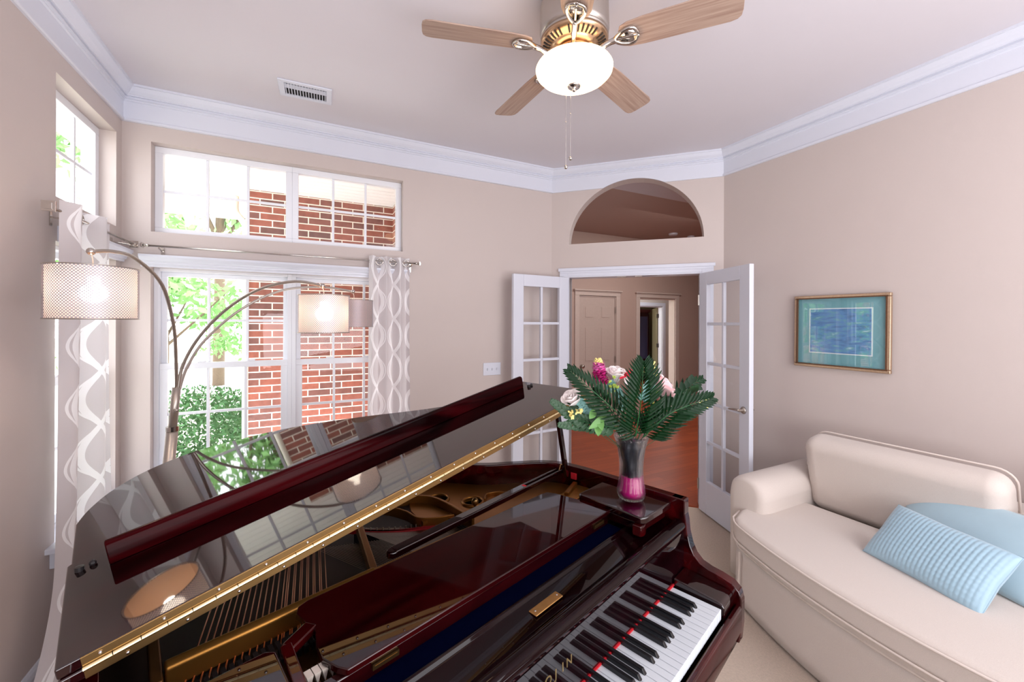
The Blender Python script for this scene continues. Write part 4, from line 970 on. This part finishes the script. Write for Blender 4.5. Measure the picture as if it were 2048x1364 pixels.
# short prop holding the lid, long prop resting across the plate
B().beam((.078, .640, .955), (-.012, .618, 1.240), .020, .017, (0, 1, 0)).obj('short_prop', M_mahd, piano, bevel=.003)
b = B(); b.tube([(.052, .66, .985), (.078, .672, 1.0), (.108, .655, .992), (.112, .62, .975)], .0022, 6); b.obj('prop_bracket', M_brass, piano)
B().box(.088, .098, .60, .625, .95, .975).obj('felt_tab', M_redfelt, piano)
b = B(); b.beam((-.752, .609, .975), (-.175, .655, .975), .032, .020); b.beam((-.18, .668, .975), (.088, .688, .975), .010, .018); b.beam((-.18, .644, .975), (.088, .664, .975), .010, .018)
b.tube([(-.752, .609, .966), (-.752, .609, .984)], .017, 16); b.obj('long_prop', M_mahd, piano, bevel=.004)
B().box(-.182, -.165, .648, .664, .966, .9845).obj('felt_tab', M_redfelt, piano)
for (u, v) in ((.04, .30), (-1.25, .30), (-1.0, 1.38)):
    lg = B().add([(u+a*q, v+b_*q, z) for z, q in ((.13, .032), (.60, .055)) for a, b_ in ((-1, -1), (1, -1), (1, 1), (-1, 1))], [(0, 3, 2, 1), (4, 5, 6, 7), (0, 1, 5, 4), (1, 2, 6, 5), (2, 3, 7, 6), (3, 0, 4, 7)]).obj('leg', M_mahd, piano, bevel=.006)
    B().tube([(u-.012, v, .03), (u+.012, v, .03)], .030, 18).box(u-.02, u+.02, v-.015, v+.015, .03, .13).obj('caster', M_brass, lg)
b = B()
for du in (-.09, .09): b.tube([(-.61+du, .17, .60), (-.61+du*.9, .16, .12)], .014, 10)
b.box(-.74, -.48, .12, .22, .08, .12); b.obj('pedal_lyre', M_mahd, piano, bevel=.004)
for du in (-.06, 0, .06): B().beam((-.61+du, .13, .075), (-.61+du, .02, .06), .022, .008).obj('pedal', M_brass, piano, bevel=.003)

# ================================================================ VASE AND FLOWERS
ps = Matrix.Translation((1.1185, .8205, 0)) @ Matrix.Rotation(PA, 4, 'Z')
VB = ps @ Vector((.009, .303, .9855))
vase = empty('glass_vase', VB, 0, 'fluted clear glass vase with magenta gel standing on the piano ledge', 'vase')
m, N, L, bs = node_mat('cut glass'); bs.inputs['Transmission Weight'].default_value = 1; bs.inputs['Roughness'].default_value = .02; bs.inputs['IOR'].default_value = 1.45
no = N.new('ShaderNodeTexNoise'); no.inputs['Scale'].default_value = 40
bp = N.new('ShaderNodeBump'); bp.inputs['Strength'].default_value = .15; L.new(no.outputs[0], bp.inputs['Height']); L.new(bp.outputs[0], bs.inputs['Normal'])
gl_out = N['Material Output']; trn = N.new('ShaderNodeBsdfTransparent'); mxs = N.new('ShaderNodeMixShader'); mxs.inputs[0].default_value = .45
L.new(trn.outputs[0], mxs.inputs[1]); L.new(bs.outputs[0], mxs.inputs[2]); L.new(mxs.outputs[0], gl_out.inputs[0])
M_cut = m
flute = lambda t, i: 1+.045*math.cos(18*t)
vp = [(0, 0), (.030, 0), (.042, .006), (.0475, .022), (.0475, .036), (.043, .058), (.040, .085), (.039, .115), (.041, .145), (.046, .180), (.054, .210), (.0605, .228)]
vi = [(.057, .226), (.050, .208), (.042, .180), (.037, .145), (.035, .115), (.036, .085), (.039, .058), (.043, .036), (.042, .022), (.036, .012), (0, .010)]
B().lathe(vp+vi, 72, fn=lambda t, i: (flute(t, i) if i < 12 else 1) + (.05*math.cos(9*t) if i in (11, 12) else 0)).obj('body', M_cut, vase, smooth=True)
m, N, L, bs = node_mat('magenta gel'); bs.inputs['Base Color'].default_value = (*lin('#ff0a9c'), 1); bs.inputs['Roughness'].default_value = .12

vn = N.new('ShaderNodeTexVoronoi'); vn.inputs['Scale'].default_value = 90; bp = N.new('ShaderNodeBump'); bp.inputs['Strength'].default_value = .5; L.new(vn.outputs[0], bp.inputs['Height']); L.new(bp.outputs[0], bs.inputs['Normal'])
B().lathe([(0, .012), (.034, .013), (.0405, .024), (.041, .036), (.0375, .058), (.0345, .082), (0, .082)], 32).obj('gel', m, vase, smooth=True)
m = mat('dark floral mesh', '#262c36', .35, var=.98, scale=340, metal=.2)
B().lathe([(0, .083), (.028, .084), (.026, .12), (.033, .15), (.040, .185), (.042, .205), (0, .215)], 40, fn=lambda t, i: 1+.10*math.sin(5*t+i)+.07*math.cos(11*t-2*i)).obj('filler', m, vase, smooth=True)
b = B()
for k in range(9):
    a = k*.7; b.tube([(.015*math.cos(a), .015*math.sin(a), .03), (.012*math.cos(a+1), .012*math.sin(a+1), .11), (.02*math.cos(a+2), .02*math.sin(a+2), .215)], .0022, 6)
b.obj('stem_bundle', M_leafm, vase, smooth=True)

VD = 1.46
MOUTH = VB + Vector((0, 0, .205))
def frond(base, mid, tip, wmax, nleaf, label, upv, lw=.0058, seed=1, gap=.05, curl=.25):
    """palm frond: rachis base-mid-tip, leaflets to both sides in the plane of (rachis, side)"""
    base, mid, tip = Vector(base), Vector(mid), Vector(tip); P = sm([base, mid, tip], 14); n = len(P)-1
    root = empty('palm_frond', base, 0, label, 'palm leaf', 'palm fronds in the vase'); rnd = random.Random(seed)
    B().tube([p-base for p in P], [.0024*(1-.7*i/n) for i in range(n+1)], 6).obj('stem', M_rach, root, smooth=True)
    b = B(); tot = (tip-base).length
    for k in range(nleaf):
        t = gap + (1-gap)*k/(nleaf-1); f = t*n; i = min(int(f), n-1); p = P[i].lerp(P[i+1], f-i); d = (P[min(i+1, n)]-P[max(i-1, 0)]).normalized()
        side = d.cross(Vector(upv)).normalized(); nr = side.cross(d).normalized()
        ln = wmax*(math.sin(PI*min(1, (.16+.84*t)))**.55*(1-.30*t)+.18)*(1 if t < .97 else .8)
        ang = math.radians(58-34*t)
        for s in (-1, 1):
            if k == nleaf-1 and s < 0: continue
            dr = (d*math.cos(ang) + side*s*math.sin(ang) + nr*(.10-rnd.uniform(0, .1))).normalized(); l = ln*rnd.uniform(.9, 1.08)
            q = [p, p+dr*l*.35+nr*.010*l/.1, p+dr*l*.75+nr*.006*l/.1, p+dr*l-nr*curl*l*.18]; w_ = dr.cross(nr).normalized()*lw*rnd.uniform(.85, 1.1)
            vs = [q[0]-base, q[1]+w_-base, q[1]-nr*.0016-base, q[1]-w_-base, q[2]+w_*.8-base, q[2]-nr*.0014-base, q[2]-w_*.8-base, q[3]-base]
            b.add(vs, [(0, 2, 1), (0, 3, 2), (1, 2, 5, 4), (2, 3, 6, 5), (4, 5, 7), (5, 6, 7)])
    b.obj('leaflets', M_leafd, root, smooth=False)
    return root
tow = -FWD
m0 = MOUTH - FWD*.03
frond(at(1280, 868, 1.42), at(1213, 806, 1.36), at(1138, 740, 1.34), .078, 24, 'palm frond leaning far left over the piano lid', tow+Vector((0, 0, .2)), seed=1)
frond(at(1271, 872, 1.40), at(1282, 800, 1.34), at(1287, 728, 1.32), .100, 23, 'upright palm frond in the middle of the bouquet', tow, seed=2)
frond(at(1287, 874, 1.40), at(1342, 826, 1.35), at(1422, 796, 1.36), .080, 22, 'palm frond arching right towards the open door', tow+Vector((0, 0, .35)), seed=3)
frond(at(1290, 860, 1.48), at(1348, 792, 1.52), at(1404, 758, 1.56), .06, 15, 'shorter palm frond behind the right one', tow+Vector((0, 0, .3)), seed=4)
frond(at(1262, 866, 1.46), at(1215, 812, 1.50), at(1192, 775, 1.52), .050, 13, 'dark palm frond behind the left one', tow+Vector((0, 0, .1)), seed=5)
def stem_to(root, top, mt=M_leafm, r=.0018):
    a = MOUTH - Vector(root.location) - Vector((0, 0, .05)); t = Vector(top)
    B().tube(sm([a, (a+t)*.5+Vector((0, 0, -.01)), t], 6), r, 6).obj('stem', mt, root, smooth=True)
def oval(b, p, d, nrm, l, w, cup=.15, n=8):
    """pointed leaf or petal"""
    p = Vector(p); d = Vector(d).normalized(); nrm = Vector(nrm); nrm = (nrm-d*nrm.dot(d)).normalized(); s = d.cross(nrm)
    vs = []; fs = []
    for i in range(n+1):
        t = i/n; ww = w*math.sin(PI*min(.999, t**.8))**.8; c = p + d*l*t + nrm*cup*l*math.sin(PI*t*.5)*t
        vs += [c+s*ww*.5+nrm*ww*.12, c, c-s*ww*.5+nrm*ww*.12]
    for i in range(n): k = 3*i; fs += [(k, k+1, k+4, k+3), (k+1, k+2, k+5, k+4)]
    b.add(vs, fs)
def rose(c, r, mt, label, tilt, h=1.0, name='rose', seed=0):
    c = Vector(c); root = empty(name, c, 0, label, 'flower', None); rnd = random.Random(seed)
    ax = Vector(tilt).normalized(); q = ax.to_track_quat('Z', 'Y').to_matrix(); b = B()
    for ringi, (n, rr, lean, hh) in enumerate(((3, .22, .05, 1.0), (4, .45, .15, 1.0), (5, .70, .32, .95), (6, .95, .62, .80))):
        for k in range(n):
            a = 2*PI*k/n + ringi*.5 + rnd.uniform(-.15, .15)
            def fn(u, v):
                t = (u-.5)*2*PI/n*1.35; R_ = r*rr*(.35+.65*math.sin(v*PI*.5)) + r*lean*v*v*.6; e = 1-.25*abs(2*u-1)**2.2*v
                return q @ Vector((R_*math.cos(a+t), R_*math.sin(a+t), r*h*1.5*hh*v*e - r*.6*h))
            b.sheet(fn, 6, 6)
    b.obj('petals', mt, root, smooth=True, solid=.0006, weld=False)
    stem_to(root, q @ Vector((0, 0, -r*.6*h))); return root
rose(at(1231, 752, 1.46), .028, M_white, 'tall white rose bud beside the pink snapdragon', (-.1, -.2, 1), 1.35, seed=1)
rose(at(1322, 775, 1.47), .040, M_blush, 'large pale pink rose right of the middle frond', (.45, -.5, .6), 1.0, seed=2)
rose(at(1145, 800, 1.42), .028, M_white, 'white rose low at the left of the bouquet', (-.6, -.2, .8), 1.15, seed=3)
rose(at(1333, 790, 1.50), .026, M_white, 'small white rose tucked below the pale pink rose', (.5, -.3, .6), 1.0, seed=4)
rose(at(1186, 766, 1.50), .022, M_blush, 'small peach pink rose behind the left frond', (-.4, -.3, .7), 1.0, seed=5)
# hot pink and white lily
root = empty('lily', at(1256, 750, 1.44), 0, 'hot pink and white lily at the top of the bouquet', 'flower'); b = B(); bw = B()
for k in range(6):
    a = k*PI/3+.3; d = RT*math.cos(a) - FWD*.55 + UP*(math.sin(a)*.75+.15)
    oval(b if k % 2 else bw, (0, 0, 0), d, UP-FWD*.2, .040, .024, -.25)
b.obj('pink_petals', M_coral, root, smooth=True); bw.obj('white_petals', M_white, root, smooth=True)
B().ball((0, 0, .004), .013, 10, (1.3, 1, .6)).obj('heart', M_coral, root, smooth=True); stem_to(root, (0, 0, 0))
# snapdragon
c0 = at(1201, 768, 1.45); c1 = at(1196, 716, 1.46); root = empty('snapdragon', c0, 0, 'magenta snapdragon spike with yellow tip', 'flower'); ax = c1-c0; rnd = random.Random(4)
bl, bm_, by = B(), B(), B()
for k in range(150):
    t = k/150; rr = .031*(1-.75*t**1.5); a = k*2.4; o = RT*math.cos(a)*rr + FWD*math.sin(a)*rr
    p = ax*t*.98 + o; bb = by if t > .80 else (bm_ if t < .50 else bl)
    if t > .80: bb.ball(p, .0045, 6)
    else:
        for _ in range(2): oval(bb, p*.0+ax*t*.98+o*.55, o.normalized()+Vector((rnd.uniform(-.6, .6), rnd.uniform(-.6, .6), rnd.uniform(-.4, .6))), ax+o, .016, .015, .3, 4)
bm_.obj('lower_florets', M_pink, root); bl.obj('upper_florets', M_pinkl, root); by.obj('buds', M_yel, root, smooth=True); stem_to(root, (0, 0, 0))
# eucalyptus, greens, small blossoms
def leafspray(name, px, py, d, label, mt, pts, ln, wd, seed, round_=False, cat='leaf spray'):
    c = at(px, py, d); root = empty(name, c, 0, label, cat); rnd = random.Random(seed); b = B(); path = [at(x, y, dd)-c for x, y, dd in pts]; P = sm(path, 5)
    B().tube(P, .0012, 5).obj('stem', M_leafm, root, smooth=True)
    for i in range(0, len(P)):
        for s in (-1, 1):
            dr = (P[min(i+1, len(P)-1)]-P[max(i-1, 0)]).normalized(); sd = dr.cross(tow).normalized()
            oval(b, P[i], dr*.6+sd*s+tow*rnd.uniform(-.3, .3), tow, ln*rnd.uniform(.8, 1.2), wd, .1, 6)
    b.obj('leaves', mt, root, smooth=True)
    return root
leafspray('eucalyptus_sprig', 1305, 765, 1.43, 'blue green eucalyptus leaves right of the upright frond', M_euc, [(1285, 800, 1.44), (1298, 775, 1.43), (1306, 755, 1.43)], .022, .024, 1)
leafspray('eucalyptus_sprig', 1236, 785, 1.42, 'blue green eucalyptus leaves under the white rose bud', M_euc, [(1250, 815, 1.44), (1240, 790, 1.42), (1222, 772, 1.42)], .020, .022, 2)
leafspray('eucalyptus_sprig', 1160, 805, 1.42, 'grey green eucalyptus leaves beside the low white rose', M_euc, [(1180, 830, 1.42), (1165, 812, 1.42), (1156, 798, 1.42)], .018, .018, 3)
def fern(b0, b1, b2, wm, n, lb, sd, lw_=.008):
    r = frond(b0, b1, b2, wm, n, lb, tow+Vector((0, 0, .3)), lw=lw_, seed=sd, gap=.15, curl=.8); r.name = 'fern_leaf'; r['category'] = 'fern leaf'; r['group'] = 'fern leaves at the left of the bouquet'
    for ch in kids(r):
        if ch.name.startswith('leaflets'): ch.data.materials[0] = M_leafm
fern(at(1240, 856, 1.42), at(1165, 842, 1.39), at(1103, 802, 1.38), .040, 17, 'dark ruffled fern leaf hanging over the brass hinge', 11)
fern(at(1240, 860, 1.42), at(1180, 852, 1.40), at(1118, 850, 1.37), .034, 15, 'dark fern leaf drooping below the first one', 12)
fern(at(1235, 850, 1.44), at(1180, 828, 1.43), at(1142, 803, 1.42), .042, 14, 'broad dark fern leaf under the low white rose', 13, .011)
leafspray('fern_leaf', 1370, 778, 1.50, 'dark glossy leaf spray behind the right fronds', M_leafd, [(1310, 840, 1.46), (1350, 800, 1.48), (1385, 768, 1.52)], .040, .024, 7)
root = empty('green_leaf', at(1205, 850, 1.36), 0, 'light green leaves hanging at the left of the vase', 'leaf'); b = B()
for (a, q) in (((1212, 832), (1176, 858)), ((1196, 832), (1205, 862)), ((1196, 848), (1196, 873)), ((1190, 820), (1178, 838))):
    p0 = at(*a, 1.37)-Vector(root.location); p1 = at(*q, 1.35)-Vector(root.location); oval(b, p0, p1-p0, tow, (p1-p0).length, .026, .05)
b.obj('leaves', M_leafl, root, smooth=True); B().tube([at(1235, 855, 1.41)-Vector(root.location), at(1212, 832, 1.37)-Vector(root.location)], .0012, 5).obj('stem', M_leafl, root)
root = empty('green_leaf', at(1372, 815, 1.40), 0, 'mid green leaves under the right frond', 'leaf'); b = B()
for (a, q) in (((1375, 800), (1360, 822)), ((1368, 808), (1388, 822)), ((1352, 818), (1375, 830)), ((1385, 785), (1396, 768)), ((1375, 790), (1388, 770))):
    p0 = at(*a, 1.41)-Vector(root.location); p1 = at(*q, 1.39)-Vector(root.location); oval(b, p0, p1-p0, tow, (p1-p0).length, .022, .05)
b.obj('leaves', M_leafm, root, smooth=True)
for (px, py, dd, mt, lb) in ((1226, 772, 1.40, M_lime, 'lime green blossoms below the white rose bud'), (1150, 822, 1.38, M_yel, 'pale yellow blossoms at the left edge of the bouquet'), (1302, 793, 1.36, M_lime, 'lime blossoms beside the upright frond'), (1303, 735, 1.42, M_yel, 'tiny yellow buds at the top of the bouquet'), (1412, 803, 1.46, M_yel, 'pale blossoms at the right tip of the bouquet')):
    c = at(px, py, dd); root = empty('small_blossom', c, 0, lb, 'flower'); b = B(); rnd = random.Random(px)
    for _ in range(11):
        p = Vector((rnd.gauss(0, .010), rnd.gauss(0, .008), rnd.gauss(0, .010))); b.ball(p, .0042, 8, (1, 1, .8))
        for k in range(3): oval(b, p, Vector((rnd.gauss(0, 1), rnd.gauss(0, 1), rnd.gauss(0, 1))), tow, .010, .007, .2, 4)
    b.obj('petals', mt, root, smooth=True); stem_to(root, (0, 0, 0), r=.0009)

# ================================================================ SOFA
SX, SY = 3.12, .55
sofa = empty('sofa', (SX, SY, 0), 0, 'cream upholstered sofa with a bowed skirted front along the right wall', 'sofa')
# local: x negative = into the room, y along the wall
def xf(y, off=0): return -(1.165-off) + .235*(abs(y)/1.0)**2            # bowed front edge
def bow(y0, y1, off, back, rr=.10, n=26, cr=True):
    ys = [y0+(y1-y0)*i/n for i in range(n+1)]; P = []
    for y in ys:
        e = min(y-y0, y1-y); k = max(0, 1-e/rr) if cr else 0
        P.append((xf(y, off)+rr*(1-math.sqrt(max(0, 1-k*k))), y))
    return P + [(back, y1), (back, y0)]
YE = 1.055
bd = B().prism(bow(-YE, YE, .05, -.05), .30, .385, I3).obj('deck', M_sofa, sofa, bevel=.02, seg=3)
sk = B(); n = 90; P = bow(-YE, YE, .055, -.70, n=n)
def skf(u, v):
    i = u*(n); k = min(int(i), n-1); t = i-k; x = P[k][0]*(1-t)+P[k+1][0]*t; y = P[k][1]*(1-t)+P[k+1][1]*t
    return Vector((x-.012*v, y, .315-.300*v))
sk.sheet(skf, n, 6)
for s in (0, 1):
    y = P[n if s else 0][1]; x0 = P[n if s else 0][0]
    sk.sheet(lambda u, v: Vector((x0+(-.02-x0)*u-.004*v, y+(.01*v if s else -.01*v), .315-.300*v)), 12, 6)
sk.obj('skirt', M_sofa, sofa, smooth=True, solid=.006)
for yy in (YE-.10, -(YE-.10), 0.0):
    B().beam((xf(yy, .055)-.018, yy, .31), (xf(yy, .055)-.030, yy, .018), .010, .006, (1, 0, 0)).obj('skirt_pleat', M_welt, sofa, bevel=.002)
B().tube([(x-.004, y, .318) for x, y in P[:n+1]], .006, 8).obj('skirt_piping', M_welt, sofa, smooth=True)
# seat cushion (T shaped, bowed)
cu = bow(-YE+.005, YE-.005, 0, -.30, rr=.13, n=40)
def cushion_prism(name, poly, z0, z1, crown, mt, bev):
    b = B().prism(poly, z0, z1, I3); return b.obj(name, mt, sofa, bevel=bev, seg=5)
seat = cushion_prism('seat_cushion', cu, .365, .490, .02, M_sofa, .035)
for z, o in ((.475, .004), (.382, .004)):
    B().tube([(x-o, y, z) for x, y in bow(-YE+.005, YE-.005, 0, -.30, rr=.13, n=60)[:61]], .0052, 8).obj('piping', M_welt, seat, smooth=True)
# back frame
B().box(-.16, .045, -1.02, 1.02, .05, .74).obj('back_frame', M_sofa, sofa, bevel=.05, seg=4)
def pillow(name, W_, H_, T_, M, mt, parent, fn=None, welt=None, n=22, pw=.42, pieces=None):
    b = B()
    for s in (-1, 1):
        def f(u, v):
            x = 2*u-1; y = 2*v-1; q = max(0, (1-abs(x)**2.6)*(1-abs(y)**2.6))**pw
            px_ = x*W_/2*(1-.04*(1-abs(y))*abs(x)**3) ; pz_ = y*H_/2*(1-.05*(1-abs(x))*abs(y)**3); t = s*T_/2*q
            if fn: t += s*fn(u, v, q)
            return M @ Vector((px_, t, pz_))
        b.sheet(f, n, n)
    o = b.obj(name, mt, parent, smooth=True, weld=True)
    if welt:
        pts = []
        for k in range(4*16+1):
            a = k/16; i = int(a) % 4; t = a-int(a)
            x, y = ((-1+2*t, -1), (1, -1+2*t), (1-2*t, 1), (-1, 1-2*t))[i]
            pts.append(M @ Vector((x*W_/2*(1-.04*(1-abs(y))*abs(x)**3), 0, y*H_/2*(1-.05*(1-abs(x))*abs(y)**3))))
        B().tube(pts, welt, 8).obj('piping', M_welt, o, smooth=True)
    return o
for yc in (.505, -.505):
    M = Matrix.Translation((-.215, yc+.012, .685)) @ Matrix.Rotation(math.radians(-12), 4, 'Y') @ Matrix.Rotation(math.radians(90), 4, 'Z')
    bc = B().box(-.425, .425, -.095, .095, -.235, .235, M).obj('back_cushion', M_sofa, sofa, bevel=.075, seg=6)
    for yy in (-.068,):
        wp_ = [M @ Vector((x, yy*(1.25), z)) for x, z in [(cx*(.425-.075)+.070*math.cos(t), cz*(.235-.075)+.070*math.sin(t)) for cx, cz, t0 in ((1, 1, 0), (-1, 1, PI/2), (-1, -1, PI), (1, -1, 1.5*PI)) for t in [t0+k*PI/12 for k in range(7)]]]
        B().tube(wp_+[wp_[0]], .005, 8).obj('piping', M_welt, bc, smooth=True)
def arm(s):
    y0 = s*.935
    prof = [(-.115, .05), (-.115, .50), (-.118, .57), (-.10, .63), (-.055, .665), (0, .675), (.055, .668), (.105, .635), (.125, .57), (.125, .50), (.125, .05)]
    P = [tuple(p[:2]) for p in sm([(a, b_, 0) for a, b_ in prof], 3)]
    b = B(); st = [(-.745, .55), (-.74, .80), (-.715, .92), (-.68, .985), (-.62, 1.0), (-.30, 1.0), (0, 1.02)]
    vs = []; k = len(P)
    for x, q in st:
        for a, z in P: vs.append((x, y0+s*.10*1+a*q, .05+(z-.05)*(.90+.10*q)))
    fs = [(i*k+j, i*k+(j+1) % k, (i+1)*k+(j+1) % k, (i+1)*k+j) for i in range(len(st)-1) for j in range(k)] + [tuple(range(k)), tuple((len(st)-1)*k+j for j in range(k))[::-1]]
    b.add(vs, fs).obj('arm', M_sofa, sofa, smooth=True)
arm(1); arm(-1)
# pillows
def lum(u, v, q):
    return q*(.0032*abs(math.sin(u*PI*26)) + .0007*math.sin(v*2*PI*14)) - .002
rx = Vector((-.335, -.94, 0)).normalized()
def basis(c, xax, lean, roll=0):
    """pillow local x along xax (in plan), local y = thickness, z up leaning back by lean"""
    x = Vector(xax).normalized(); y = Vector((0, 0, 1)).cross(x).normalized(); z = Vector((0, 0, 1))
    R = Matrix((x, y, z)).transposed().to_4x4()
    return Matrix.Rotation(0, 4, 'X') @ R @ Matrix.Rotation(lean, 4, 'X') @ Matrix.Rotation(roll, 4, 'Y')
pb = empty('throw_pillow', (2.735, .745, .49), 0, 'large plain pale blue pillow leaning on the sofa back', 'pillow')
pillow('cover', .58, .38, .10, Matrix.Translation((0, 0, .145)) @ basis(0, (-.318, -.948, 0), math.radians(-42), 0), M_blue, pb, n=24, pw=.55)
pl_ = empty('lumbar_pillow', (2.49, .785, .49), 0, 'light blue pleated lumbar pillow in front of the plain one', 'pillow')
m, N, L, bs = node_mat('pleated blue satin'); bs.inputs['Base Color'].default_value = (*lin('#98b6c6'), 1); bs.inputs['Roughness'].default_value = .45; bs.inputs['Sheen Weight'].default_value = .3
no = N.new('ShaderNodeTexNoise'); no.inputs['Scale'].default_value = 60; bp = N.new('ShaderNodeBump'); bp.inputs['Strength'].default_value = .2; L.new(no.outputs[0], bp.inputs['Height']); L.new(bp.outputs[0], bs.inputs['Normal'])
pillow('cover', .445, .30, .12, Matrix.Translation((0, 0, .100)) @ basis(0, (-.24, -.97, 0), math.radians(-44), math.radians(3)), m, pl_, fn=lum, n=170)
